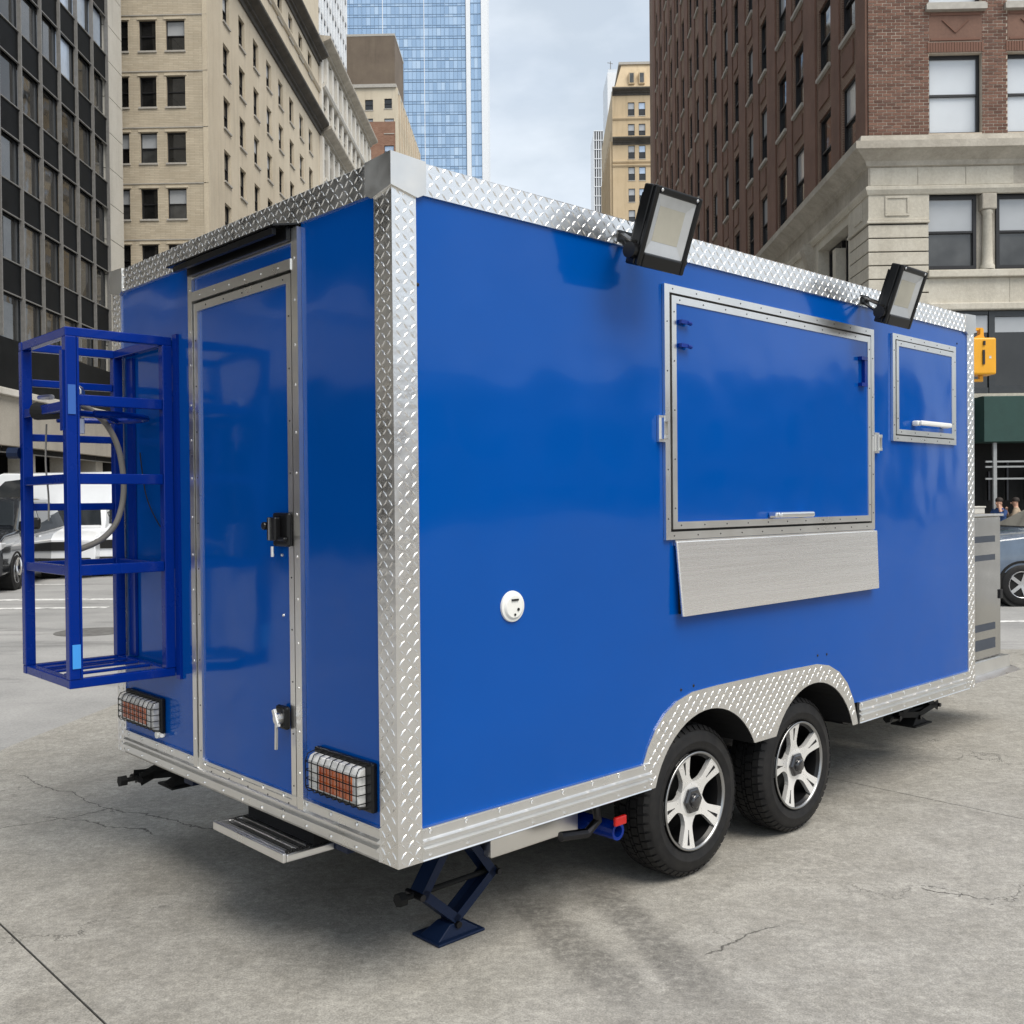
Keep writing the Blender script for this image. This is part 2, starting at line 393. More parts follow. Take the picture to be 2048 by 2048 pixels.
class MB:
    def __init__(s):
        s.v = []; s.f = []; s.mi = []
    def add(s, vs, fs, mi=0):
        o = len(s.v)
        s.v += [tuple(p) for p in vs]
        s.f += [tuple(i + o for i in f) for f in fs]
        s.mi += [mi] * len(fs)
        return s
    def box(s, a, b, mi=0):
        x0, y0, z0 = a; x1, y1, z1 = b
        if x0 > x1: x0, x1 = x1, x0
        if y0 > y1: y0, y1 = y1, y0
        if z0 > z1: z0, z1 = z1, z0
        vs = [(x0, y0, z0), (x1, y0, z0), (x1, y1, z0), (x0, y1, z0), (x0, y0, z1), (x1, y0, z1), (x1, y1, z1), (x0, y1, z1)]
        return s.add(vs, [(0, 3, 2, 1), (4, 5, 6, 7), (0, 1, 5, 4), (1, 2, 6, 5), (2, 3, 7, 6), (3, 0, 4, 7)], mi)
    def bar(s, p, q, w, h, up=(0, 0, 1), mi=0):      # box bar from p to q
        p, q = Vector(p), Vector(q); d = (q - p).normalized()
        r = d.cross(Vector(up))
        if r.length < 1e-4: r = d.cross(Vector((1, 0, 0)))
        r.normalize(); u = r.cross(d)
        vs = []
        for c in (p, q):
            for a, b in ((-1, -1), (1, -1), (1, 1), (-1, 1)):
                vs.append(c + r * (a * w / 2) + u * (b * h / 2))
        return s.add(vs, [(3, 2, 1, 0), (4, 5, 6, 7), (0, 1, 5, 4), (1, 2, 6, 5), (2, 3, 7, 6), (3, 0, 4, 7)], mi)
    def cyl(s, p, q, r, n=12, r2=None, cap=True, mi=0):
        p, q = Vector(p), Vector(q); d = (q - p).normalized()
        a = d.orthogonal().normalized(); b = d.cross(a)
        r2 = r if r2 is None else r2
        vs = [p + (a * math.cos(t) + b * math.sin(t)) * r for t in [2 * math.pi * i / n for i in range(n)]]
        vs += [q + (a * math.cos(t) + b * math.sin(t)) * r2 for t in [2 * math.pi * i / n for i in range(n)]]
        fs = [(i, (i + 1) % n, n + (i + 1) % n, n + i) for i in range(n)]
        if cap: fs += [tuple(range(n - 1, -1, -1)), tuple(range(n, 2 * n))]
        return s.add(vs, fs, mi)
    def lathe(s, prof, c=(0, 0, 0), ax='y', n=48, mi=0, close=False):
        # prof: list of (r, h) ; h along axis
        vs = []
        for r, h in prof:
            for i in range(n):
                t = 2 * math.pi * i / n
                a, b = r * math.cos(t), r * math.sin(t)
                if ax == 'y': vs.append((c[0] + a, c[1] + h, c[2] + b))
                elif ax == 'x': vs.append((c[0] + h, c[1] + a, c[2] + b))
                else: vs.append((c[0] + a, c[1] + b, c[2] + h))
        fs = []
        m = len(prof)
        for j in range(m - 1 + (1 if close else 0)):
            for i in range(n):
                j2 = (j + 1) % m
                fs.append((j * n + i, j * n + (i + 1) % n, j2 * n + (i + 1) % n, j2 * n + i))
        return s.add(vs, fs, mi)
    def prism(s, poly, h0, h1, ax='y', mi=0):
        # poly: 2D ngon; ax: extrusion axis
        def P3(a, b, h):
            return {'y': (a, h, b), 'x': (h, a, b), 'z': (a, b, h)}[ax]
        n = len(poly)
        vs = [P3(a, b, h0) for a, b in poly] + [P3(a, b, h1) for a, b in poly]
        fs = [(i, (i + 1) % n, n + (i + 1) % n, n + i) for i in range(n)] + [tuple(range(n - 1, -1, -1)), tuple(range(n, 2 * n))]
        return s.add(vs, fs, mi)
    def tube(s, pts, r, n=8, mi=0):
        pts = [Vector(p) for p in pts]
        rings = []
        a = None
        for i, p in enumerate(pts):
            d = (pts[min(i + 1, len(pts) - 1)] - pts[max(i - 1, 0)]).normalized()
            if a is None: a = d.orthogonal().normalized()
            a = (a - d * a.dot(d)).normalized(); b = d.cross(a)
            rings.append([p + (a * math.cos(2 * math.pi * j / n) + b * math.sin(2 * math.pi * j / n)) * r for j in range(n)])
        vs = [v for R in rings for v in R]
        fs = [(i * n + j, i * n + (j + 1) % n, (i + 1) * n + (j + 1) % n, (i + 1) * n + j) for i in range(len(pts) - 1) for j in range(n)]
        fs += [tuple(range(n - 1, -1, -1)), tuple(range((len(pts) - 1) * n, len(pts) * n))]
        return s.add(vs, fs, mi)
    def dome(s, c, nrm, r, h, n=6, mi=0):
        c = Vector(c); d = Vector(nrm).normalized(); a = d.orthogonal().normalized(); b = d.cross(a)
        vs = []
        for k_, (rr, hh) in enumerate(((r, 0), (r * 0.75, h * 0.7))):
            vs += [c + (a * math.cos(2 * math.pi * i / n) + b * math.sin(2 * math.pi * i / n)) * rr + d * hh for i in range(n)]
        vs.append(c + d * h)
        fs = [(i, (i + 1) % n, n + (i + 1) % n, n + i) for i in range(n)] + [(n + i, n + (i + 1) % n, 2 * n) for i in range(n)]
        return s.add(vs, fs, mi)
    def mesh(s, name, mats, smooth=False):
        me = bpy.data.meshes.new(name)
        me.from_pydata(s.v, [], s.f)
        for m in (mats if isinstance(mats, (list, tuple)) else [mats]):
            me.materials.append(M[m])
        me.polygons.foreach_set('material_index', s.mi)
        if smooth: me.polygons.foreach_set('use_smooth', [True] * len(s.f))
        me.update()
        return me
    def build(s, name, mats, parent=None, smooth=False, bevel=0.0, kind=None, label=None, fix=True):
        me = s.mesh(name, mats, smooth)
        if fix:
            import bmesh
            bm = bmesh.new(); bm.from_mesh(me); bmesh.ops.recalc_face_normals(bm, faces=bm.faces); bm.to_mesh(me); bm.free()
        return link(name, me, parent, bevel, kind, label)

def link(name, me, parent=None, bevel=0.0, kind=None, label=None):
    o = bpy.data.objects.new(name, me)
    C.objects.link(o)
    if parent: o.parent = parent
    if bevel:
        b = o.modifiers.new('bevel', 'BEVEL'); b.width = bevel; b.segments = 2; b.limit_method = 'ANGLE'; b.angle_limit = math.radians(40)
        b.harden_normals = False
    if kind: o['kind'] = kind
    if label: o['label'] = label
    return o
def thing(name, label, cat, loc=(0, 0, 0), rz=0.0, group=None):
    o = bpy.data.objects.new(name, None); C.objects.link(o)
    o.location = loc; o.rotation_euler = (0, 0, rz); o.empty_display_size = 0.3
    o['label'] = label; o['category'] = cat
    if group: o['group'] = group
    return o
def tag(o, label, cat, group=None):
    o['label'] = label; o['category'] = cat
    if group: o['group'] = group
    return o
def empty_part(name, parent, loc=(0, 0, 0), rz=0.0):
    o = bpy.data.objects.new(name, None); C.objects.link(o); o.parent = parent
    o.location = loc; o.rotation_euler = (0, 0, rz); o.empty_display_size = 0.1
    return o
def copy_part(src, parent, loc=None, rot=None, label=None):
    c = src.copy(); C.objects.link(c); c.parent = parent
    if loc is not None: c.location = loc
    if rot is not None: c.rotation_euler = rot
    for ch in src.children:
        d = ch.copy(); C.objects.link(d); d.parent = c
    return c
def smooth_by_angle(o, deg=35):
    me = o.data
    me.polygons.foreach_set('use_smooth', [True] * len(me.polygons))
    import bmesh
    bm = bmesh.new(); bm.from_mesh(me)
    for e in bm.edges:
        e.smooth = not (len(e.link_faces) == 2 and e.calc_face_angle(0) > math.radians(deg))
    bm.to_mesh(me); bm.free()
    return o

def at(x, y, Y):       # world point on plane of depth Y seen at photo pixel
    v = _f + R2 * ((x - 1024) / FPX) - U2 * ((y - 1024) / FPX)
    t = Y / v.y
    return Vector((v.x * t, Y, CAMZ + v.z * t))

# ================================================================== THE SETTING
# ---- road sheet to the horizon
road = MB().add([(-900, -300, -0.012), (900, -300, -0.012), (900, 1500, -0.012), (-900, 1500, -0.012)], [(0, 1, 2, 3)]).build('road', 'asphalt', kind='structure')

# trailer frame directions
YAW = math.radians(46.8916)
D1 = Vector((math.sin(YAW), math.cos(YAW), 0)); D2 = Vector((-math.cos(YAW), math.sin(YAW), 0))
TC = Vector((-0.3446, 2.9889, 0))
# ---- plaza: slabs of concrete clipped to the plaza's outline
edge = [(-3.35, -6), (-3.18, 6.4), (-3.02, 7.7), (-2.5, 8.9), (-1.4, 9.7), (0.5, 10.1), (6, 10.0), (22, 9.5), (22, -6)]
edge = edge[::-1] if sum((edge[i][0] * edge[(i + 1) % len(edge)][1] - edge[(i + 1) % len(edge)][0] * edge[i][1]) for i in range(len(edge))) < 0 else edge
def clip(poly, a, b, c):        # keep a*x+b*y<=c
    out = []
    for i in range(len(poly)):
        p, q = poly[i], poly[(i + 1) % len(poly)]
        dp, dq = a * p[0] + b * p[1] - c, a * q[0] + b * q[1] - c
        if dp <= 0: out.append(p)
        if (dp < 0 < dq) or (dq < 0 < dp):
            t = dp / (dp - dq); out.append((p[0] + (q[0] - p[0]) * t, p[1] + (q[1] - p[1]) * t))
    return out
plaza = MB().prism(edge, -0.02, -0.006, 'z').build('plaza', 'joint_dark', kind='structure')
G = 0.0036
for i in range(-3, 6):
    for j in range(-3, 4):
        s0, s1 = -0.655 + 3.855 * i + G, -0.655 + 3.855 * (i + 1) - G
        n0, n1 = -3.3 + 6.2 * j + G, -3.3 + 6.2 * (j + 1) - G
        poly = edge
        c0s = TC.dot(D1); c0n = -TC.dot(D2)
        poly = clip(poly, D1.x, D1.y, s1 + c0s)
        if poly: poly = clip(poly, -D1.x, -D1.y, -(s0 + c0s))
        if poly: poly = clip(poly, -D2.x, -D2.y, n1 + c0n)
        if poly: poly = clip(poly, D2.x, D2.y, -(n0 + c0n))
        if len(poly) >= 3:
            MB().prism(poly, -0.005, random.uniform(-0.001, 0.001), 'z').build('concrete_slab', 'plaza_concrete', plaza)
# ---- road markings
def marking(x0, y0, x1, y1, w):
    p, q = Vector((x0, y0, 0)), Vector((x1, y1, 0)); d = (q - p).normalized(); n = Vector((-d.y, d.x, 0)) * w / 2
    MB().add([p - n + Vector((0, 0, -0.008)), q - n + Vector((0, 0, -0.008)), q + n + Vector((0, 0, -0.008)), p + n + Vector((0, 0, -0.008))], [(0, 1, 2, 3)]).build('road_marking', 'road_paint', road, fix=False)
marking(-30, 16.7, 30, 15.6, 0.28)
marking(-30, 14.0, -6, 15.0, 0.22)
marking(5.5, 12.35, 30, 11.6, 0.20)
marking(-20, 19.6, -8.5, 19.4, 0.16)
mh = MB().lathe([(0.0, -0.004), (0.34, -0.004), (0.36, -0.008), (0.42, -0.008), (0.42, -0.012)], (*gp(183, 1262), 0), 'z', 28).build('manhole_cover', 'cover_iron')
tag(mh, 'round dark manhole cover in the grey asphalt left of the trailer', 'manhole cover')
# ---- pavements on the far side
MB().box((9.6, 24.3, -0.01), (80, 28.6, 0.13)).build('sidewalk', 'sidewalk_concrete', kind='structure', bevel=0.02)
MB().box((-60, 24.6, -0.01), (-16.5, 62, 0.13)).build('sidewalk', 'sidewalk_concrete', kind='structure', bevel=0.02)

# ================================================================== BUILDINGS
GA = math.radians(1.6)
def grid(x, y):     # street-grid coordinates to world
    return (x * math.cos(GA) + y * math.sin(GA), -x * math.sin(GA) + y * math.cos(GA))
def building(name, label, gx, gy, group=None):
    X, Y = grid(gx, gy)
    return thing(name, label, 'building', (X, Y, 0), -GA, group)

def wall_holes(name, mat, parent, loc, ang, U, Z0, Z1, holes, depth=0.22, back=None, U0=0.0):
    """wall in facade frame: x along, y inward, z up; holes (u0,u1,z0,z1) get reveals"""
    us = sorted({U0, U} | {h[0] for h in holes} | {h[1] for h in holes})
    zs = sorted({Z0, Z1} | {h[2] for h in holes} | {h[3] for h in holes})
    us = [u for u in us if U0 <= u <= U]; zs = [z for z in zs if Z0 <= z <= Z1]
    mb = MB()
    hs = set()
    for h in holes:
        for i in range(len(us) - 1):
            if us[i] >= h[0] - 1e-6 and us[i + 1] <= h[1] + 1e-6:
                for j in range(len(zs) - 1):
                    if zs[j] >= h[2] - 1e-6 and zs[j + 1] <= h[3] + 1e-6: hs.add((i, j))
    idx = {}
    def vid(i, j):
        if (i, j) not in idx:
            idx[(i, j)] = len(mb.v); mb.v.append((us[i], 0, zs[j]))
        return idx[(i, j)]
    for i in range(len(us) - 1):
        for j in range(len(zs) - 1):
            if (i, j) not in hs:
                mb.f.append((vid(i, j), vid(i + 1, j), vid(i + 1, j + 1), vid(i, j + 1))); mb.mi.append(0)
    for a, b, c, d in holes:
        mb.add([(a, 0, c), (b, 0, c), (b, 0, d), (a, 0, d), (a, depth, c), (b, depth, c), (b, depth, d), (a, depth, d)],
               [(0, 4, 5, 1), (1, 5, 6, 2), (2, 6, 7, 3), (3, 7, 4, 0)])
    o = mb.build(name, mat, parent, fix=False)
    o.location = loc; o.rotation_euler = (0, 0, ang)
    return o

_tpl = {}
def window(parent, loc, ang, u, z, w, h, upper='window_dark', lower='window_dark', frame='frame_black', sill='sill_stone', reveal=0.2, two=True, sill_out=0.06, lintel=None, fw=0.05):
    """double-hung window object: frame mesh with upper/lower panes and a sill as children"""
    key = (round(w, 3), round(h, 3), frame, reveal, two, sill_out, fw)
    if key not in _tpl:
        mb = MB(); a = reveal
        mb.box((0, a - 0.07, 0), (fw, a + 0.06, h)).box((w - fw, a - 0.07, 0), (w, a + 0.06, h))
        mb.box((fw, a - 0.07, 0), (w - fw, a + 0.06, fw)).box((fw, a - 0.07, h - fw * 1.3), (w - fw, a + 0.06, h))
        if two: mb.box((fw, a - 0.05, h * 0.5 - 0.03), (w - fw, a + 0.06, h * 0.5 + 0.03))
        fr = mb.mesh('window', frame)
        if two:
            pu = MB().box((fw, a - 0.01, h * 0.5 + 0.03), (w - fw, a + 0.01, h - fw * 1.3))
            pl = MB().box((fw, a + 0.02, fw), (w - fw, a + 0.04, h * 0.5 - 0.03))
        else:
            pu = MB().box((fw, a, fw), (w - fw, a + 0.02, h - fw * 1.3)); pl = None
        si = MB().box((-0.06, -sill_out, -0.11), (w + 0.06, a, -0.004))
        _tpl[key] = (fr, pu, pl, si, {})
    fr, pu, pl, si, cache = _tpl[key]
    def me(tag_, mb, m):
        k2 = (tag_, m, id(mb))
        if k2 not in cache: cache[k2] = mb.mesh(tag_, m)
        return cache[k2]
    ca, sa = math.cos(ang), math.sin(ang)
    o = link('window', fr, parent)
    o.location = (loc[0] + u * ca, loc[1] + u * sa, loc[2] + z); o.rotation_euler = (0, 0, ang)
    link('pane', me('pane', pu, upper), o)
    if pl: link('pane', me('pane', pl, lower), o)
    if sill: link('sill', me('sill', si, sill), o)
    return o

# ------------------------------------------------ dark curtain-wall building, left
a2 = math.atan(-34 / FPX)
DB = thing('dark_office_building', 'dark glass curtain wall office building with grey mullions at the left edge of the photo', 'building', (-20.5 - 0.0168 * 30, 30, 0), -a2)
# local frame: y runs along the street, the facade faces +x; facade frame: x'=street
ang = math.radians(90)
Y0 = 30.0
def dloc(): return (0, 0, 0)
ycols = [42.3 - Y0 + 2.0 * i for i in range(-1, 7)]        # module lines 40.3..54.3
mods = [42.3 - Y0 - 2.0 + 2.0 * i for i in range(0, 8)]
SZ0 = 22.07
FLH = 3.39
mb = MB()
# backing wall (also runs on beyond the frame to the left)
wl = MB().box((-34, 0.30, 8.6), (24.3, 0.5, 40)).build('wall', 'spandrel_black', DB); wl.rotation_euler = (0, 0, ang)
gl_me = {}
def panel(name, w, h, m, d=0.02):
    key = (name, round(w, 3), round(h, 3), m)
    if key not in gl_me: gl_me[key] = MB().box((0, 0, 0), (w, d, h)).mesh(name, m)
    return gl_me[key]
sky_panes = {(3, 1), (4, 1), (5, 1), (4, 0), (5, 0), (6, 0), (2, 1), (4, 2), (6, 1), (3, 2)}
rng = random.Random(3)
for ci in range(7):
    y = mods[ci]
    for r in range(-4, 6):          # r: floors below the reference sill
        zs = SZ0 - FLH * r
        # spandrel under the sill, window above it
        o = link('spandrel_panel', panel('spandrel_panel', 1.92, 1.34, 'spandrel_black'), DB)
        o.location = (-0.04, y + 0.04, zs - 1.37); o.rotation_euler = (rng.uniform(-.004, .004), 0, ang)
        if r < 5 and zs < 33:
            bright = (ci, r) in {(3, -1), (4, -1), (5, -1), (6, -1), (4, 0), (6, -2), (5, -2), (4, -2)}  # chosen panes that carry the painted sky reflection
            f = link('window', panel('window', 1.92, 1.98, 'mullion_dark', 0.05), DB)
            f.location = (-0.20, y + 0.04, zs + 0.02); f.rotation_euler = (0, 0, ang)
            g = MB().box((0.07, -0.03, 0.07), (1.60, -0.005, 1.90)).build('pane', 'curtain_glass_sky' if bright else 'curtain_glass', f, fix=False)
            g.rotation_euler = (rng.uniform(-.006, .006), 0, rng.uniform(-.008, .008))
            if not bright and rng.random() < 0.55:
                bl_ = MB().box((0.12 + rng.random() * 0.7, -0.034, 0.1), (1.2 + rng.random() * 0.35, -0.031, 1.6 + rng.random() * 0.25)).build('curtain', 'window_mid', f, fix=False)
        mbh = link('transom', panel('transom', 2.0, 0.05, 'mullion', 0.09), DB); mbh.location = (0.02, y, zs - 0.02); mbh.rotation_euler = (0, 0, ang)
        mbh = link('transom', panel('transom', 2.0, 0.05, 'mullion', 0.09), DB); mbh.location = (0.02, y, zs - 1.41); mbh.rotation_euler = (0, 0, ang)
for y in mods:
    MB().box((-0.08, y - 0.035, 8.6), (0.10, y + 0.035, 40)).build('mullion', 'mullion', DB)
# beyond the frame: the same wall in coarser pieces, joined
mb = MB()
for i in range(1, 20):
    mb.box((-0.08, mods[0] - 2 * i - 0.035, 8.6), (0.10, mods[0] - 2 * i + 0.035, 40))
for r in range(-4, 5):
    mb.box((-0.08, -34, SZ0 - FLH * r - 0.02), (0.02, mods[0] - 0.04, SZ0 - FLH * r + 0.03))
mb.build('mullion_grid', 'mullion', DB, kind='stuff')
# white stone end pier with joints
for i in range(18):
    z0 = 6.2 + 1.9 * i
    MB().box((-1.2, 24.36, z0 + 0.02), (0.06, 26.4, z0 + 1.88)).build('stone_panel', 'pale_panel', DB)
MB().box((-1.3, 24.4, 0), (0.02, 26.35, 41)).build('pier', 'joint_dark', DB)
# fascia, concrete band, garage recess
MB().box((-0.3, -34, 6.35), (0.06, 24.4, 8.55)).build('fascia', 'spandrel_black', DB)
MB().box((-0.6, -34, 6.05), (0.55, 26.4, 6.33)).build('ledge', 'white_stone', DB, bevel=0.02)
MB().box((-0.6, -34, 4.0), (0.35, 26.4, 6.04)).build('concrete_band', 'concrete_band', DB)
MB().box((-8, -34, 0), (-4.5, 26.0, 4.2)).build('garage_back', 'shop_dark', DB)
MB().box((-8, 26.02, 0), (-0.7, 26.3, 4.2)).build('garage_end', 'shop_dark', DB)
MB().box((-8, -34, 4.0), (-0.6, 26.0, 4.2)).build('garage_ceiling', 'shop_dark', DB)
for y in (11.7, 15.2, 19.4, 23.0, 25.6, 6, 0, -6):
    MB().box((-0.9, y - 0.6, 0), (-0.1, y + 0.3, 4.0)).build('column', 'concrete_band', DB)
MB().box((-20, -34, 8.5), (-0.45, 26.3, 41)).build('core', 'spandrel_black', DB)

# ------------------------------------------------ beige brick building
BB = building('beige_brick_building', 'tall beige brick building with black sash windows behind the trailer door', -19.4, 59.5)
HB = 47.0
rows = [30.04 - 1.8 + 3.3 * k_ for k_ in range(-8, 5)]       # window bottoms
fc = [-22.9 + 17.72 + 0.0]
# front face: facade frame origin at left end (-9,0)
FW = 9.5
cols_px = [(241, 266), (288, 322), (342, 380)]
fcols = []
for a_, b_ in cols_px:
    xa = (a_ - 1024) / FPX * 60 + 17.75
    xb = (b_ - 1024) / FPX * 60 + 17.75
    fcols.append((xa + FW + (0 if b_ - a_ > 30 else -0.35), xb + FW))
fcols = [(fcols[0][0] - 1.9, fcols[0][0] - 0.9)] + fcols
holes = []
for r in rows:
    for a_, b_ in fcols: holes.append((a_, b_, r, r + 1.8))
wall_holes('wall', 'brick_beige', BB, (-FW, 0, 0), 0, FW, 0, HB, holes, 0.25)
rng = random.Random(11)
for r in rows:
    for a_, b_ in fcols:
        q = rng.random()
        up = 'window_shade' if q < 0.4 else 'window_dark'
        lo = 'window_mid' if q < 0.18 else 'window_dark'
        window(BB, (-FW, 0, 0), 0, a_, r, b_ - a_, 1.8, up, lo, reveal=0.22)
        MB().box((-FW + a_ - 0.1, -0.05, r + 1.82), (-FW + b_ + 0.1, 0.02, r + 1.94)).build('lintel', 'beige_brick', BB)
for r in rows:
    MB().box((-FW, -0.04, r + 2.05), (0.03, -0.003, r + 2.11)).build('string_course', 'sill_stone', BB)
# side face (faces +x) : 31 m long
SL = 31.0
sc = [3.1 + 3.35 * i for i in range(8)]
holes = []
rows_s = [r - 0.1 for r in rows]
for r in rows_s:
    for s_ in sc: holes.append((s_, s_ + 1.35, r, r + 1.95))
wall_holes('wall', 'beige_brick', BB, (0, 0, 0), ang, SL, 0, HB, holes, 0.3)
for r in rows_s:
    for s_ in sc:
        q = rng.random()
        window(BB, (0, 0, 0), ang, s_, r, 1.35, 1.95, 'window_white' if q < 0.3 else ('window_mid' if q < 0.55 else 'window_dark'), 'window_mid' if q < 0.2 else 'window_dark', reveal=0.26, sill_out=0.1)
def cornice(parent, loc, ang_, L, z, prof, mat, L0=0.0):
    """moulding: prof = (out, dz) points, extruded along the facade"""
    mb = MB(); n = len(prof)
    pts = [(-o_, z + dz) for o_, dz in prof]
    mb.prism(pts, L0, L, 'x')
    o = mb.build('cornice', mat, parent); o.location = loc; o.rotation_euler = (0, 0, ang_)
    return o
big_cor = [(-0.01, -0.9), (0.12, -0.9), (0.12, -0.55), (0.30, -0.5), (0.30, -0.32), (0.75, -0.1), (0.85, 0.0), (0.85, 0.18), (0.05, 0.30), (-0.01, 0.30)]
small_cor = [(-0.01, -0.25), (0.10, -0.25), (0.22, -0.05), (0.22, 0.08), (-0.01, 0.12)]
cornice(BB, (0, 0, 0), ang, SL, 35.2, big_cor, 'dark_trim')
cornice(BB, (0, 0, 0), ang, SL, 35.62, small_cor, 'beige_brick')
cornice(BB, (0, 0, 0), ang, SL, 41.3, big_cor, 'dark_trim')
cornice(BB, (0, 0, 0), ang, SL, 38.3, small_cor, 'beige_brick')
MB().box((-FW, 0.6, 0), (-0.35, SL - 0.02, HB - 0.01)).build('core', 'shop_dark', BB)
MB().box((-FW, 0.0, HB), (0.0, SL, HB + 0.3)).build('roof', 'beige_brick', BB)
# corner pilaster line
MB().box((-0.26, -0.04, 0), (0.035, 0.28, HB)).build('corner_pilaster', 'beige_brick', BB)

# ------------------------------------------------ ornate white building beyond
WB = building('ornate_white_building', 'ornate white stone building with rows of piers and cornices beyond the beige building', -19.4, 90.6)
WL = 26.5; WH = 43.0
wr = [6 + 3.5 * i for i in range(10)]
wc = [0.9 + 2.35 * i for i in range(11)]
holes = [(u, u + 1.25, r, r + 2.3) for r in wr for u in wc]
wall_holes('wall', 'white_stone', WB, (0, 0, 0), ang, WL, 0, WH, holes, 0.3)
for r in wr[3:]:
    for u in wc:
        window(WB, (0, 0, 0), ang, u, r, 1.25, 2.3, 'window_mid' if rng.random() < 0.4 else 'window_dark', 'window_dark', reveal=0.3, frame='mullion_dark', sill_out=0.12)
for i in range(12):
    u = -0.05 + 2.35 * i
    MB().box((0.003, u - 0.3, 0), (0.30, u + 0.42, 34.2)).build('pilaster', 'white_stone', WB)
    MB().box((0.003, u - 0.3, 35.7), (0.26, u + 0.42, WH - 1)).build('pilaster', 'white_stone', WB)
for z in (35.0, WH):
    cornice(WB, (0, 0, 0), ang, WL, z, [(o_ * 1.2, d_) for o_, d_ in big_cor], 'cornice_stone')
for z in (27.0, 30.5, 38.9):
    cornice(WB, (0.0, 0, 0), ang, WL, z, [(o_ + 0.3, d_) for o_, d_ in small_cor[1:4]] + [(-0.01, 0.12), (-0.01, -0.25)], 'white_stone')
MB().box((-16, 0.02, 0), (-0.4, WL, WH)).build('core', 'shop_dark', WB)

# ------------------------------------------------ tall pale glass building set back behind it
PG = building('pale_glass_building', 'tall pale glass office block rising above the ornate white building', -31.4, 122)
mb = MB(); mm = MB()
for j in range(33):
    for i in range(22):
        y0 = i * 2.05; z0 = 10 + j * 3.7
        t = random.uniform(-.02, .02)
        mb.add([(t, y0 + 0.12, z0 + 0.15), (t + random.uniform(-.03, .03), y0 + 1.93, z0 + 0.15), (t, y0 + 1.93, z0 + 3.2), (t, y0 + 0.12, z0 + 3.2)], [(0, 1, 2, 3)])
mb.build('glass_panel', 'pale_glass', PG, kind='stuff', fix=False)
for i in range(23): MB().box((-0.2, i * 2.05 - 0.09, 0), (0.30, i * 2.05 + 0.09, 132)).build('fin', 'tower_white', PG)
for j in range(34): MB().box((-0.2, 0, 9.9 + j * 3.7 - 0.5), (0.12, 45, 9.9 + j * 3.7 + 0.1)).build('spandrel', 'mullion_dark', PG)
MB().box((-25, 0, 0), (-0.25, 45, 132)).build('core', 'mullion_dark', PG)

# ------------------------------------------------ brown brick building with penthouse
BR = building('brown_brick_building', 'brown brick building with a blank dark penthouse in front of the glass tower', -19.4, 139)
HR = 58.2
BW = 6.6
def px_u(px, Y, gx): return (px - 1024) / FPX * Y - gx
ux = -15.5
wins = [((729, 217), (745, 196)), ((768, 214), (783, 194)), ((768, 264), (787, 234)), ((768, 311), (787, 288)), ((768, 361), (787, 336)), ((729, 264), (745, 234))]
holes = []
for (x0, y0), (x1, y1) in wins:
    p = at(x0, y0, 139); q = at(x1, y1, 139)
    holes.append((p.x - ux + BW, q.x - ux + BW, p.z, q.z))
wall_holes('wall', 'brick_red_far', BR, (-BW, 0, 0), 0, BW, 0, 53.6, [h_ for h_ in holes if h_[3] < 53.6], 0.25)
wall_holes('wall', 'beige_brick', BR, (-BW, 0, 0), 0, BW, 53.6, HR, [h_ for h_ in holes if h_[3] > 53.6], 0.25)
for i, h_ in enumerate(holes):
    window(BR, (-BW, 0, 0), 0, h_[0], h_[2], h_[1] - h_[0], h_[3] - h_[2], ['window_dark', 'window_dark', 'window_white', 'curtain_glass_sky', 'window_mid', 'window_shade'][i], ['window_dark', 'window_dark', 'window_shade', 'curtain_glass_sky', 'window_mid', 'window_mid'][i], reveal=0.2)
MB().box((-BW - 0.2, -0.25, HR), (0.2, 27, HR + 0.45)).build('ledge', 'sill_stone', BR)
MB().box((-BW, 0.05, HR + 0.45), (0.0, 9, 65.3)).build('penthouse', 'penthouse_brick', BR)
MB().box((-BW, 0.02, 65.3), (0.05, 9.05, 65.6)).build('coping', 'sill_stone', BR)
u_ = [1.2 + 2.6 * i for i in range(10)]
holes = [(u, u + 1.3, r, r + 2.0) for r in [28 + 3.6 * i for i in range(8)] for u in u_]
wall_holes('wall', 'brick_red_far', BR, (0, 0, 0), ang, 27, 0, HR, holes, 0.3)
for a_, b_, c_, d_ in holes: window(BR, (0, 0, 0), ang, a_, c_, 1.3, 2.0, 'window_mid', 'window_dark', reveal=0.25)
for i in range(11): MB().box((0.003, -0.02 + 2.6 * i, 0), (0.35, 0.75 + 2.6 * i, HR)).build('pilaster', 'beige_brick', BR)
MB().box((-BW, 0.4, 0), (-0.4, 27, HR)).build('core', 'shop_dark', BR)

# ------------------------------------------------ blue glass tower at the end of the street
TW = thing('glass_tower', 'very tall blue glass skyscraper with white edge fins at the end of the street', 'building', (-6.9, 350, 0), 0)
mb = MB(); TWW = 62
nfl = 50; npn = int((TWW - 7.5) / 1.42)
rt = random.Random(5)
def qpane(x0, x1, z0, z1):
    t1, t2, t3 = rt.uniform(-.012, .012), rt.uniform(-.012, .012), rt.uniform(-.02, .02)
    mb.add([(x0, t1, z0), (x1, t2, z0), (x1, t2 + t3, z1), (x0, t1 + t3, z1)], [(0, 1, 2, 3)])
for j in range(nfl):
    z0 = 20 + 3.72 * j
    for i in range(npn):
        x1 = -7.6 - 1.42 * i
        qpane(x1 - 1.34, x1, z0 + 0.05, z0 + 2.6)
        qpane(x1 - 1.34, x1, z0 + 2.78, z0 + 3.60)
    for i in range(3):
        x1 = -2.3 - 1.2 * i
        qpane(x1 - 1.14, x1, z0 + 0.1, z0 + 3.45)
mb.build('glass_panel', 'tower_glass', TW, kind='stuff', fix=False)
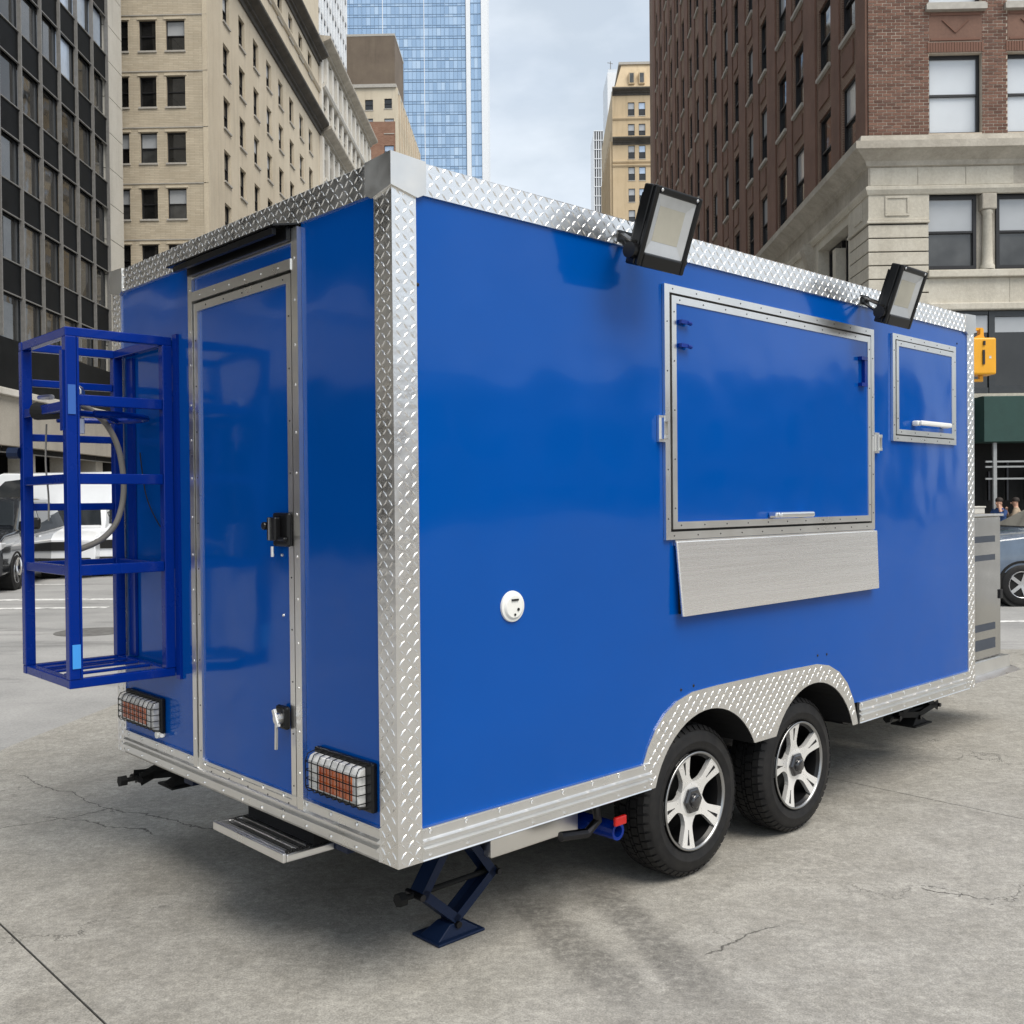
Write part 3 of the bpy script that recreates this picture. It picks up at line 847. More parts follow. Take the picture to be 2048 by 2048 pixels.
for j in range(nfl + 1):
    MB().box((-TWW, -0.12, 19.9 + 3.72 * j - 0.09), (-7.2, 0.25, 19.9 + 3.72 * j + 0.09)).build('floor_band', 'tower_mullion', TW)
    MB().box((-6.0, -0.12, 19.9 + 3.72 * j - 0.14), (-2.2, 0.25, 19.9 + 3.72 * j + 0.14)).build('floor_band', 'tower_mullion', TW)
for i in range(0, npn, 5):
    MB().box((-7.6 - 1.42 * i - 0.1, -0.2, 0), (-7.6 - 1.42 * i + 0.1, 0.2, 210)).build('mullion', 'tower_white' if i in (10, 20) else 'tower_mullion', TW)
MB().box((-7.4, -0.9, 0), (-5.9, 0.2, 212)).build('fin', 'tower_white', TW)
MB().box((-2.2, -0.9, 0), (0.0, 30, 212)).build('fin', 'tower_white', TW)
MB().box((-TWW, 0.26, 0), (-2.2, 30, 209)).build('core', 'tower_mullion', TW)

# ------------------------------------------------ right: brown brick building with limestone base
RB = building('brown_brick_corner_building', 'dark brown brick building with limestone base and cornice on the right corner', 9.12, 28.25)
sa = math.radians(-90)
RH = 45.0; RL = 54.0
CZ = 11.37
# side facade: frame origin at the far end, x' runs toward the camera
y_w = [(29.35, 30.6), (31.8, 33.1), (35.0, 36.3), (37.4, 38.7), (40.6, 41.7), (43.1, 44.2), (46.2, 47.3), (48.7, 49.8), (51.8, 52.9), (54.3, 55.4), (57.4, 58.5), (59.9, 61.0), (63.0, 64.1), (65.5, 66.6), (68.6, 69.7), (71.1, 72.2), (74.2, 75.3), (76.7, 77.8)]
rw = [11.47 + 3.52 * i for i in range(14)]
holes = []
for (a_, b_) in y_w:
    for r in rw:
        holes.append((RL - (b_ - 28.2), RL - (a_ - 28.2), r + 0.02, r + 2.18))
wall_holes('wall', 'brick_brown', RB, (0, RL, 0), sa, RL, CZ - 0.02, RH, holes, 0.16)
rb_rng = random.Random(21)
for (a_, b_) in y_w:
    for r in rw:
        if 1.52 + 0.52 * a_ < r: continue          # far above the frame
        q = rb_rng.random()
        window(RB, (0, RL, 0), sa, RL - (b_ - 28.2), r + 0.02, b_ - a_, 2.16, 'window_shade' if q < 0.45 else 'window_dark', 'window_mid' if q < 0.3 else 'window_dark', reveal=0.13, sill_out=0.10)
# brick piers between window pairs (proud), real depth
piers = [(28.25, 29.1), (33.35, 34.75)] + [(38.9 + 5.6 * i, 40.25 + 5.6 * i) for i in range(8)]
for a_, b_ in piers:
    MB().box((-0.07, a_ - 28.2, CZ), (-0.003, b_ - 28.2, RH)).build('pier', 'old_brick_brown', RB)
for i, (a_, b_) in enumerate(y_w[:-1:2]):
    MB().box((-0.05, b_ - 28.2 + 0.18, CZ), (-0.003, y_w[2 * i + 1][0] - 28.2 - 0.18, RH)).build('pier', 'old_brick_brown', RB)
# recessed spandrel panels under windows near the corner
for (a_, b_) in y_w[:8]:
    for r in rw[1:5]:
        MB().box((-0.05, a_ - 28.2 + 0.1, r - 1.0), (-0.003, b_ - 28.2 - 0.1, r - 0.3)).build('spandrel_panel', 'old_brick_brown', RB)

# front facade (faces the camera)
FX = 9.9
def fu(px): return (px - 1024) / FPX * 28.0 - 9.88
fw_ = [(fu(1858), fu(1962)), (fu(2012), fu(2012) + 1.44)] + [(fu(2012) + 2.13 * k_, fu(2012) + 2.13 * k_ + 1.44) for k_ in range(1, 12)]
frows = [11.47 + 3.52 * i for i in range(6)]
holes = [(a_, b_, r + 0.02, r + 2.2) for a_, b_ in fw_ for r in frows]
RW = 34.0
wall_holes('wall', 'mortar', RB, (0, 0, 0), 0, 5.6, CZ, 19, [h_ for h_ in holes if h_[1] < 5.6 and h_[3] < 19], 0.30)
wall_holes('wall', 'brick_brown', RB, (0, 0, 0), 0, RW, CZ, RH, [h_ for h_ in holes if h_[0] > 5.2] , 0.30, U0=5.6)
wall_holes('wall', 'brick_brown', RB, (0, 0, 0), 0, 5.6, 19, RH, [h_ for h_ in holes if h_[1] < 5.6 and h_[2] > 19], 0.30)
for a_, b_ in fw_:
    for r in frows:
        if b_ < 5.6 or r < 20:
            window(RB, (0, 0, 0), 0, a_, r + 0.02, b_ - a_, 2.18, 'window_white', 'window_white', reveal=0.24, two=True, sill='sill_stone' if r > 12 else None, sill_out=0.12, fw=0.075)
# single bricks on the visible part of the front
mb = MB(); vis = [(0.0, 5.2)]
row = 0; z = CZ + 0.01
br = random.Random(2)
def brick(mb, u0, u1, z0, z1, out):
    mb.add([(u0, -out, z0), (u1, -out, z0), (u1, -out, z1), (u0, -out, z1), (u0, 0.002, z0), (u1, 0.002, z0), (u1, 0.002, z1), (u0, 0.002, z1)],
           [(0, 1, 2, 3), (0, 4, 5, 1), (1, 5, 6, 2), (2, 6, 7, 3), (3, 7, 4, 0)])
bh_, bw_ = 0.088, 0.25
while z < 16.6:
    u = -0.106 * (row % 2)
    while u < 5.6:
        u0, u1 = max(u, 0.0), min(u + bw_ - 0.020, 5.6)
        if u1 - u0 > 0.03:
            segs = [(u0, u1)]
            for a_, b_ in fw_[:2]:
                for r in frows[:2]:
                    lo_, hi_ = r - 1.35 if r > 12 else r - 0.1, r + 2.2 + 0.32
                    if z + bh_ > lo_ and z < hi_:
                        ns = []
                        for s0, s1 in segs:
                            if s1 <= a_ or s0 >= b_: ns.append((s0, s1))
                            else:
                                if s0 < a_ - 0.02: ns.append((s0, a_ - 0.005))
                                if s1 > b_ + 0.02: ns.append((b_ + 0.005, s1))
                        segs = ns
            for s0, s1 in segs:
                brick(mb, s0, s1, z + br.uniform(0, .003), z + bh_ - 0.020 + br.uniform(-.002, .002), br.uniform(0.008, 0.018))
        u += bw_
    z += bh_; row += 1
mb.build('brickwork', 'brick_single', RB, kind='stuff', fix=False)
# flat arches of upright bricks and brick panels between storeys
for a_, b_ in fw_[:2]:
    for r in frows[:2]:
        z1 = r + 2.2
        n_ = int((b_ - a_ + 0.1) / 0.073)
        for i in range(n_):
            me_ = panel('brick', 0.060, 0.27, 'brick_single', 0.03)
            o = link('brick', me_, RB); o.location = (a_ - 0.04 + i * 0.073, -0.028, z1 + 0.02)
        MB().box((a_, -0.012, z1 + 0.32), (b_, -0.003, z1 + 1.12)).build('spandrel_panel', 'old_brick_brown', RB)
        MB().box((a_ + 0.05, -0.03, z1 + 0.34), (b_ - 0.05, -0.0125, z1 + 0.40)).build('panel_border', 'brick_single', RB)
        MB().box((a_ + 0.05, -0.03, z1 + 1.02), (b_ - 0.05, -0.0125, z1 + 1.08)).build('panel_border', 'brick_single', RB)
        mb = MB(); c_ = (a_ + b_) / 2
        for sx_ in (-1, 1):
            mb.bar((c_, -0.02, z1 + 0.55), (c_ + sx_ * 0.36, -0.02, z1 + 0.90), 0.03, 0.035, (0, 1, 0))
        mb.build('brick_motif', 'brick_single', RB)
        MB().box((a_ - 0.10, -0.14, z1 + 1.14), (b_ + 0.10, 0.02, z1 + 1.30)).build('sill', 'sill_stone', RB)

# limestone storey: cornice, frieze, panels, quoins
cor = [(-0.05, -1.35), (0.03, -1.35), (0.03, -0.80), (0.10, -0.78), (0.14, -0.66), (0.22, -0.60), (0.42, -0.46), (0.50, -0.42), (0.50, -0.22), (0.34, -0.18), (0.30, -0.02), (0.05, 0.06), (-0.05, 0.06)]
def mitred(prof, z, mat, name='cornice'):
    """moulding that turns the building corner: front (toward +x) and side (toward +y)"""
    vs = []; n = len(prof)
    for o_, dz in prof: vs.append((RW, -o_, z + dz))
    for o_, dz in prof: vs.append((-o_, -o_, z + dz))
    for o_, dz in prof: vs.append((-o_, RL, z + dz))
    fs = []
    for k_ in (0, 1):
        for i in range(n):
            fs.append((k_ * n + i, k_ * n + (i + 1) % n, (k_ + 1) * n + (i + 1) % n, (k_ + 1) * n + i))
    return MB().add(vs, fs).build(name, mat, RB)
mitred(cor, CZ, 'cornice_stone')
# course of stone blocks in the frieze and the corner panel
mitred([(-0.05, -0.2), (0.06, -0.2), (0.12, -0.08), (0.12, 0), (0.05, 0.04), (-0.05, 0.04)], 10.02, 'limestone', 'moulding')
MB().box((-0.09, -0.09, 9.03), (1.62, 1.76, 9.10)).box((-0.06, -0.06, 9.101), (1.61, 1.75, 9.165)).build('moulding', 'limestone', RB, bevel=0.015)
for i in range(3):
    MB().box((0.02 + 1.30 * i, -0.045, 10.07), (1.30 * (i + 1), -0.003, 10.55)).build('stone_block', 'limestone', RB)
MB().box((-0.03, -0.03, 9.17), (1.62, 1.75, 9.83)).build('stone_block', 'limestone', RB)
for p in (((0.42, -0.06, 9.24), (1.08, -0.032, 9.30)), ((0.42, -0.06, 9.72), (1.08, -0.032, 9.78)), ((0.42, -0.06, 9.305), (0.48, -0.032, 9.715)), ((1.02, -0.06, 9.305), (1.08, -0.032, 9.715))):
    MB().box(*p).build('panel_border', 'limestone', RB)
MB().box((-0.055, 0.5, 9.26), (-0.032, 1.2, 9.76)).build('raised_panel', 'limestone', RB)
for i in range(8):
    z1 = 9.0 - 0.375 * i
    MB().box((-0.04, -0.04, z1 - 0.355), (1.60, 1.72, z1 - 0.012)).build('stone_block', 'limestone', RB, bevel=0.012)
MB().box((-0.0, 0.0, 0), (1.56, 1.70, 9.2)).build('pier', 'joint_dark', RB)
# second-floor windows front with a stone half column between
for k_ in range(12):
    a_ = fu(1852) + 1.94 * k_
    window(RB, (0, 0, 0), 0, a_, 7.79, 1.40, 2.03, 'window_shade', 'window_mid', reveal=0.18, sill=None, fw=0.09)
    if k_ < 6:
        cx_ = a_ + 1.40 + 0.27
        MB().lathe([(0.19, 7.74), (0.19, 7.84), (0.15, 7.90), (0.135, 8.2), (0.12, 9.25), (0.15, 9.30), (0.15, 9.36)], (cx_, 0.05, 0), 'z', 20).build('half_column', 'limestone', RB, smooth=True)
        MB().box((cx_ - 0.2, -0.12, 9.37), (cx_ + 0.2, 0.24, 9.80)).build('capital', 'mullion_dark' if False else 'cornice_stone', RB, bevel=0.03)
        MB().box((cx_ - 0.26, 0.16, 7.74), (cx_ + 0.26, 0.3, 9.86)).build('pier', 'cornice_stone', RB)
MB().box((1.5, 0.30, 7.0), (RW, 0.5, 10.0)).build('backing', 'shop_dark', RB)
MB().box((1.56, -0.16, 7.52), (RW, 0.3, 7.72)).build('sill_course', 'limestone', RB, bevel=0.02)
for i in range(10):
    MB().box((1.60 + 2.2 * i, -0.03, 6.83), (1.60 + 2.2 * i + 2.19, 0.2, 7.51)).build('stone_block', 'limestone', RB)
MB().box((1.56, -0.14, 6.62), (RW, 0.25, 6.82)).build('moulding', 'limestone', RB, bevel=0.03)
# lower floor: dark-framed show windows
for k_ in range(7):
    a_ = fu(1974) + 2.6 * k_
    for (w0, w1) in ((a_ + 0.0, a_ + 2.42),):
        f_ = MB().box((w0, 0.0, 4.35), (w0 + 0.16, 0.12, 6.6)).box((w1, 0.0, 4.35), (w1 + 0.16, 0.12, 6.6)).box((w0 + 0.16, 0.0, 4.35), (w1, 0.12, 4.55)).box((w0 + 0.16, 0.0, 6.45), (w1, 0.12, 6.6)).build('window', 'mullion_dark', RB)
        MB().box((w0 + 0.16, 0.06, 4.55), (w1, 0.08, 6.45)).build('pane', 'window_dark', f_)
        MB().box((w0 + 0.16, 0.045, 6.02), (w1, 0.058, 6.44)).build('blind', 'window_shade', f_)
w0 = fu(1974) - 1.9
f_ = MB().box((w0, 0.0, 4.35), (w0 + 0.16, 0.12, 6.6)).box((w0 + 0.16, 0.0, 4.35), (w0 + 1.88, 0.12, 4.5)).box((w0 + 0.16, 0.0, 6.5), (w0 + 1.88, 0.12, 6.6)).build('window', 'mullion_dark', RB)
MB().box((w0 + 0.16, 0.06, 4.5), (w0 + 1.88, 0.08, 6.5)).build('pane', 'window_dark', f_)
MB().box((w0 + 0.16, 0.045, 6.02), (w0 + 1.88, 0.058, 6.49)).build('blind', 'window_shade', f_)
MB().box((1.5, -0.12, 4.20), (RW, 0.14, 4.33)).build('sill_course', 'limestone', RB)
MB().box((1.5, 0.3, 0), (RW, 0.5, 7.0)).build('backing', 'shop_dark', RB)
# side: lower stone storey bays
sb = [(30.1, 33.3), (35.6, 38.9), (41.2, 44.5), (46.8, 50.1), (52.4, 55.7), (58, 61.3), (63.6, 66.9), (69.2, 72.5)]
holes = [(RL - (b_ - 28.2), RL - (a_ - 28.2), 6.9, 9.55) for a_, b_ in sb]
wall_holes('wall', 'limestone', RB, (0, RL, 0), sa, RL - 1.7, 0, CZ - 0.02, holes, 0.5)
for a_, b_ in sb:
    w2 = (b_ - a_ - 0.4) / 2
    for s_ in (0, 1):
        window(RB, (0, RL, 0), sa, RL - (b_ - 28.2) + s_ * (w2 + 0.4), 6.9, w2, 2.62, 'window_dark', 'window_dark', reveal=0.42, sill=None, fw=0.09)
    MB().box((0.05, (a_ + b_) / 2 - 28.2 - 0.17, 6.9), (0.42, (a_ + b_) / 2 - 28.2 + 0.17, 9.2)).build('pier', 'limestone', RB)
    MB().prism([(-0.14, 9.1), (-0.35, 9.75), (-0.35, 9.9), (0.02, 9.9), (0.02, 8.9)], (b_ - 28.2) + 0.55, (b_ - 28.2) + 1.0, 'y').build('bracket', 'cornice_stone', RB)
MB().box((0.6, 0.6, 0), (RW, RL, RH)).build('core', 'shop_dark', RB)
MB().box((-0.1, -0.1, RH), (RW, RL, RH + 0.4)).build('roof', 'old_brick_brown', RB)
# storefront: green awning panel and dark frames
AW = MB().prism([(-0.9, 2.97), (-0.9, 4.16), (-0.78, 4.19), (0.05, 4.19), (0.05, 2.97)], fu(1936), RW - 2, 'x').build('awning', 'green_canvas', RB)
for i in range(7):
    MB().box((fu(1958) + 2.9 * i, -0.75, 0.1), (fu(1958) + 2.9 * i + 0.09, -0.66, 2.95)).build('post', 'galv', RB)
for z_ in (1.96, 2.28, 2.42):
    MB().box((fu(1944), -0.72, z_), (RW - 2, -0.67, z_ + 0.045)).build('rail', 'galv', RB)
sl_r = random.Random(9)
for i in range(9):
    MB().box((fu(1975) + 0.5 * i, 0.10, 1.4), (fu(1975) + 0.5 * i + 0.05, 0.2, 2.2 + 0.3 * (i % 2))).build('shelf_upright', 'dark_metal', RB)

# ------------------------------------------------ far right: tan building, white building, grey lattice tower
TB = thing('tan_stone_building', 'tan stone building with mansard top and paired windows right of the sky gap', 'building', (16.95, 166, 0), -GA)
rows_t = [66.2 - 2.17 - 3.5 * i for i in range(12)]
p1 = at(1256.3, 300, 166).x - 16.95; p2 = at(1277.7, 300, 166).x - 16.95
cols_t = [(p1, p1 + 1.07), (p2, p2 + 1.07), (p2 + 4.0, p2 + 5.07), (p2 + 5.7, p2 + 6.77)]
holes = [(a_, b_, r, r + 2.17) for a_, b_ in cols_t for r in rows_t]
wall_holes('wall', 'tan_stone', TB, (0, 0, 0), 0, 14, 0, 68.2, holes, 0.3)
for a_, b_ in cols_t:
    for r in rows_t:
        window(TB, (0, 0, 0), 0, a_, r, 1.07, 2.17, 'window_shade' if random.random() < .5 else 'curtain_glass_sky', 'window_dark', reveal=0.2)
for z_, m_ in ((68.2, 'dark_trim'), (60.2, 'dark_trim')):
    cornice(TB, (0, 0, 0), 0, 14, z_, big_cor, m_); cornice(TB, (0, 0, 0), 0, 14, z_ + 0.45, small_cor, 'tan_stone')
for z_ in (63.6, 56.0, 56.6): cornice(TB, (0, 0, 0), 0, 14, z_, small_cor, 'tan_stone')
MB().add([(0.4, 0.2, 68.4), (14, 0.2, 68.4), (14, 1.5, 73.0), (1.7, 1.5, 73.0), (0.4, 26, 68.4), (1.7, 25, 73.0), (14, 25, 73.0)], [(0, 1, 2, 3), (0, 3, 5, 4), (3, 2, 6, 5)]).build('mansard_roof', 'tan_stone', TB, fix=False)
for x_ in (p1 + 0.2, p2 + 0.1):
    d_ = MB().box((x_, 0.15, 69.3), (x_ + 0.95, 1.2, 71.2)).build('dormer', 'tan_stone', TB); MB().box((x_ + 0.15, 0.10, 69.5), (x_ + 0.8, 0.148, 71.0)).build('pane', 'window_mid', d_)
MB().box((1.2, 1.2, 72.9), (14, 24, 73.3)).build('coping', 'sill_stone', TB)
holes = [(28 - 1.3 - 2.6 * i, 28 - 2.6 * i, r, r + 2.1) for i in range(1, 10) for r in rows_t[1:]]
wall_holes('wall', 'tan_stone', TB, (0, 28, 0), sa, 28, 0, 68.2, holes, 0.3)
for a_, b_, c_, d_ in holes: window(TB, (0, 28, 0), sa, a_, c_, 1.3, 2.1, 'window_mid', 'window_dark', reveal=0.25)
for i in range(10): MB().box((-0.4, 0.3 + 2.6 * i, 0), (-0.003, 1.0 + 2.6 * i, 60)).build('pilaster', 'tan_stone', TB)
MB().box((0.4, 0.5, 0), (14, 27.9, 68)).build('core', 'shop_dark', TB)

WH2 = thing('white_tower_block', 'slim pale block with rooftop mast behind the tan building', 'building', (at(1216, 300, 255).x, 255, 0), 0)
hz = at(1216, 145, 255).z
w_ = at(1240, 300, 255).x - at(1216, 300, 255).x
MB().box((0, 0, 0), (w_, 12, hz)).build('wall', 'tower_white', WH2)
MB().box((w_ * 0.1, 1, hz), (w_ * 0.9, 8, hz + 1.2)).build('roof_house', 'window_white', WH2)
for r in range(18):
    z_ = hz - 7 - 4 * r
    f_ = MB().box((1.0, -0.15, z_), (2.9, 0.02, z_ + 2.2)).build('window', 'mullion', WH2)
    MB().box((1.15, -0.17, z_ + 0.15), (2.75, -0.151, z_ + 2.05)).build('pane', 'curtain_glass_sky', f_)
mb = MB().cyl((1.0, 2, hz), (1.0, 2, hz + 3.6), 0.10, 6).bar((0.2, 2, hz + 3.3), (1.6, 2, hz + 3.0), 0.12, 0.12).bar((0.4, 2, hz + 1.6), (1.3, 2, hz + 1.5), 0.12, 0.12)
mb.build('mast', 'mullion', WH2)
GT = thing('grey_lattice_tower', 'distant grey high-rise with a grid of dark balconies left of the tan building', 'building', (at(1188, 300, 330).x, 330, 0), 0)
hz = at(1190, 262, 330).z; w_ = at(1211, 300, 330).x - at(1188, 300, 330).x
MB().box((0, 0, 0), (w_, 14, hz)).build('wall', 'window_mid', GT)
for i in range(6): MB().box((w_ * i / 5 - 0.12, -0.3, 0), (w_ * i / 5 + 0.12, 0.0, hz)).build('fin', 'tower_white', GT)
for i in range(34):
    z_ = hz - 3.0 * i
    if z_ > 3: MB().box((-0.1, -0.42, z_ - 0.22), (w_ + 0.1, -0.301, z_)).build('floor_band', 'tower_white', GT)
MB().box((w_, 0.5, 0), (w_ + 4.5, 14, hz + 0.5)).build('pale_wing', 'white_stone', GT)

# ------------------------------------------------ low row of shops across the street, right of the frame (seen mirrored in the trailer's side)
SR = thing('low_brick_row', 'low brown brick row beyond the right edge of the photo', 'building', (64, 26, 0), math.radians(-90))
wall_holes('wall', 'brick_brown', SR, (0, 0, 0), 0, 70, 0, 9.5, [(2 + 5 * i, 5 + 5 * i, z_, z_ + 2.2) for i in range(13) for z_ in (1.0, 5.2)], 0.3)
MB().box((0, 0.3, 0), (70, 12, 9.3)).build('core', 'shop_dark', SR)

# ================================================================== THE TRAILER
T = thing('food_trailer', 'glossy blue food trailer trimmed with silver diamond plate standing on the concrete plaza', 'trailer', TC, math.radians(90) - YAW)
L_, W_, H_, B = 4.066, 2.056, 2.10, 0.436
# local frame: x along the side, y inward, z up; side face y=0, rear face x=0
A1, A2, AZ, AR = 1.535, 2.335, B - 0.115, 0.36
core = MB().box((0.012, 0.012, B + 0.30), (L_ - 0.012, W_ - 0.012, B + H_ - 0.02))
core.box((0.012, 0.012, B + 0.012), (1.20, W_ - 0.012, B + 0.299)).box((2.70, 0.012, B + 0.012), (L_ - 0.012, W_ - 0.012, B + 0.299)).box((1.201, 0.34, B + 0.012), (2.699, W_ - 0.34, B + 0.299))
core.build('shell', 'underside', T)
# side panel with wheel cut-outs
def arch(cx, r, a0, a1, n=14):
    return [(cx + r * math.cos(math.radians(a0 + (a1 - a0) * i / n)), AZ + r * math.sin(math.radians(a0 + (a1 - a0) * i / n))) for i in range(n + 1)]
def ztoang(r, z): return math.degrees(math.asin((z - AZ) / r))
e = ztoang(AR + 0.03, B + 0.10)
xm = (A1 + A2) / 2
e2 = math.degrees(math.acos((xm - A1) / (AR + 0.06)))
poly = [(0.078, B + 0.096)] + arch(A1, AR + 0.03, 180 - e, 52) + arch(A2, AR + 0.03, 128, e) + [(3.992, B + 0.096), (3.992, B + 2.004), (0.078, B + 2.004)]
mb = MB().prism(poly, 0.0, 0.012, 'y'); sp_o = mb.build('side_panel', 'blue_paint', T)
MB().box((0.078, W_ - 0.012, B + 0.096), (3.992, W_, B + 2.004)).build('side_panel', 'blue_paint', T)
MB().box((L_ - 0.012, 0.08, B + 0.096), (L_, W_ - 0.08, B + 2.004)).build('front_panel', 'blue_paint', T)
MB().box((0.0, 0.078, B + 0.096), (0.012, 0.502, B + 2.004)).build('rear_panel', 'blue_paint', T)
MB().box((0.0, 1.303, B + 0.096), (0.012, 1.975, B + 2.004)).build('rear_panel', 'blue_paint', T)
# wheel-well liners
for yy in (0, 1):
    mb = MB()
    for cx in (A1, A2):
        pts = arch(cx, AR - 0.003, 160 if cx == A1 else 152, 28 if cx == A1 else 20, 18)
        y0, y1 = (0.0, 0.33) if yy == 0 else (W_ - 0.33, W_)
        for i in range(len(pts) - 1):
            (a_, b_), (c_, d_) = pts[i], pts[i + 1]
            mb.add([(a_, y0, b_), (c_, y0, d_), (c_, y1, d_), (a_, y1, b_)], [(0, 1, 2, 3)])
    mb.build('wheel_arch', 'underside', T, fix=False)

def lugs(mb, o, u, v, n, U, V, inside=None, pitch=0.0262, l=0.0140, w=0.0038, h=0.0017):
    o, u, v, n = Vector(o), Vector(u), Vector(v), Vector(n)
    i = 0; a = pitch * 0.5
    while a < U - 0.004:
        j = 0; b = pitch * 0.4
        while b < V - 0.002:
            d = (u + v).normalized() if (i + j) % 2 == 0 else (u - v).normalized()
            aa, b2 = a + random.uniform(-.0012, .0012), b + random.uniform(-.0012, .0012)
            if inside is None or inside(aa, b2):
                c = o + u * aa + v * b2
                p = d.cross(n).normalized()
                mb.add([c - d * l, c - p * w, c + d * l, c + p * w, c - d * l * 0.6 + n * h, c + d * l * 0.6 + n * h],
                       [(0, 1, 4), (1, 2, 5), (1, 5, 4), (2, 3, 5), (3, 0, 4), (3, 4, 5)])
            b += pitch; j += 1
        a += pitch; i += 1

def corner_trim(cx, cy, sx, sy):
    """angle of tread plate on a vertical corner; sx, sy point outwards"""
    t, w = 0.006, 0.084
    z0, z1 = B - 0.004, B + H_ - 0.085
    x_in, y_in = cx - sx * w, cy - sy * w
    mb = MB().prism([(cx + sx * t, cy + sy * t), (cx + sx * t, y_in), (cx - sx * 0.002, y_in), (cx - sx * 0.002, cy - sy * 0.002), (x_in, cy - sy * 0.002), (x_in, cy + sy * t)], z0, z1, 'z')
    o = mb.build('corner_trim', 'tread_plate', T)
    lb = MB()
    lugs(lb, (cx + sx * t, y_in + sy * 0.004, z0), (0, sy, 0), (0, 0, 1), (sx, 0, 0), w - 0.002, z1 - z0)
    lugs(lb, (x_in + sx * 0.004, cy + sy * t, z0), (sx, 0, 0), (0, 0, 1), (0, sy, 0), w - 0.002, z1 - z0)
    lb.build('tread_lugs', 'tread_plate', o, kind='stuff', fix=True)
for cx, cy, sx, sy in ((0, 0, -1, -1), (0, W_, -1, 1), (L_, 0, 1, -1), (L_, W_, 1, 1)): corner_trim(cx, cy, sx, sy)
# roof edge trims
def roof_trim(p0, p1, n):
    p0, p1, n = Vector(p0), Vector(p1), Vector(n)
    d = (p1 - p0).normalized(); Lr = (p1 - p0).length; t = 0.009
    up = Vector((0, 0, 1)); mb = MB()
    prof = [(t, 2.003), (t, 2.098), (0.0, 2.104), (-0.09, 2.106), (-0.09, 2.10), (-0.004, 2.096), (-0.004, 2.003)]
    vs = [p0 + n * a_ + up * (B + b_) for a_, b_ in prof] + [p1 + n * a_ + up * (B + b_) for a_, b_ in prof]
    m = len(prof)
    mb.add(vs, [(i, (i + 1) % m, m + (i + 1) % m, m + i) for i in range(m)] + [tuple(range(m)), tuple(range(2 * m - 1, m - 1, -1))])
    o = mb.build('roof_trim', 'tread_plate', T)
    lb = MB(); lugs(lb, p0 + n * t + up * (B + 2.003), d, up, n, Lr, 0.094); lb.build('tread_lugs', 'tread_plate', o, kind='stuff')
roof_trim((0.10, 0, 0), (L_ - 0.09, 0, 0), (0, -1, 0))
roof_trim((0, W_ - 0.09, 0), (0, 0.10, 0), (-1, 0, 0))
roof_trim((L_ - 0.09, W_, 0), (0.1, W_, 0), (0, 1, 0))
roof_trim((L_, 0.1, 0), (L_, W_ - 0.1, 0), (1, 0, 0))
MB().box((0.03, 0.03, B + H_ - 0.019), (L_ - 0.03, W_ - 0.03, B + H_ - 0.004)).build('roof', 'aluminium', T)
# smooth corner caps
for cx, cy, sx, sy in ((0, 0, -1, -1), (0, W_, -1, 1), (L_, 0, 1, -1), (L_, W_, 1, 1)):
    t = 0.014; w = 0.118
    mb = MB()
    zt = B + H_ + 0.010
    # outline on each face has a lower point at the corner edge
    def pt(a, b, z): return (cx + sx * a, cy + sy * b, z)
    zl, zc = B + 1.992, B + 2.012
    vs = [pt(t, t, zc), pt(t, -0.085, zl - 0.002), pt(t, -w, zl + 0.015), pt(t, -w, zt - 0.006), pt(t, t, zt), pt(-0.085, t, zl - 0.002), pt(-w, t, zl + 0.015), pt(-w, t, zt - 0.006), pt(-w, -w, zt - 0.002)]
    mb.add(vs, [(0, 1, 2, 3, 4), (0, 4, 7, 6, 5), (4, 3, 8, 7)])
    vs2 = [pt(0.0, 0.0, zc), pt(0.0, -0.085, zl - 0.002), pt(0.0, -w, zl + 0.015), pt(0.0, -w, zt - 0.006), pt(-0.085, 0, zl - 0.002), pt(-w, 0, zl + 0.015), pt(-w, 0, zt - 0.006)]
    mb.add([vs[0], vs[1], vs[2], vs[3], vs[5], vs[6], vs[7]] + vs2, [(0, 1, 8, 7), (1, 2, 9, 8), (2, 3, 10, 9), (0, 7, 11, 4), (4, 11, 12, 5), (5, 12, 13, 6)])
    mb.build('corner_cap', 'cap_metal', T)
# skirt profile
SKP = [(0.014, 0.0), (0.012, 0.004), (0.012, 0.026), (0.022, 0.032), (0.022, 0.038), (0.008, 0.043), (0.008, 0.050), (0.020, 0.054), (0.020, 0.060), (0.009, 0.065), (0.009, 0.092), (0.013, 0.096), (0.013, 0.099), (-0.004, 0.101), (-0.004, -0.004), (0.008, -0.004)]
def skirt(p0, p1, n):
    p0, p1, n = Vector(p0), Vector(p1), Vector(n); up = Vector((0, 0, 1)); m = len(SKP)
    vs = [p0 + n * a_ + up * (B + b_) for a_, b_ in SKP] + [p1 + n * a_ + up * (B + b_) for a_, b_ in SKP]
    o = MB().add(vs, [(i, (i + 1) % m, m + (i + 1) % m, m + i) for i in range(m)] + [tuple(range(m)), tuple(range(2 * m - 1, m - 1, -1))]).build('skirt_rail', 'aluminium', T)
    rv = MB(); d = (p1 - p0).normalized(); Lr = (p1 - p0).length
    k_ = 0.03
    while k_ < Lr:
        rv.dome(p0 + d * (k_ + random.uniform(-.004, .004)) + n * 0.010 + up * (B + 0.084), n, 0.0075, 0.005, 8)
        rv.dome(p0 + d * (k_ + random.uniform(-.004, .004)) + n * 0.012 + up * (B + 0.013), n, 0.0075, 0.005, 8)
        k_ += 0.145
    rv.build('rivets', 'stainless', o, kind='stuff')
skirt((0.082, 0, 0), (1.16, 0, 0), (0, -1, 0))
skirt((2.735, 0, 0), (L_ - 0.082, 0, 0), (0, -1, 0))
skirt((0, W_ - 0.082, 0), (0, 0.082, 0), (-1, 0, 0))
skirt((0.082, W_, 0), (L_ - 0.082, W_, 0), (0, 1, 0))
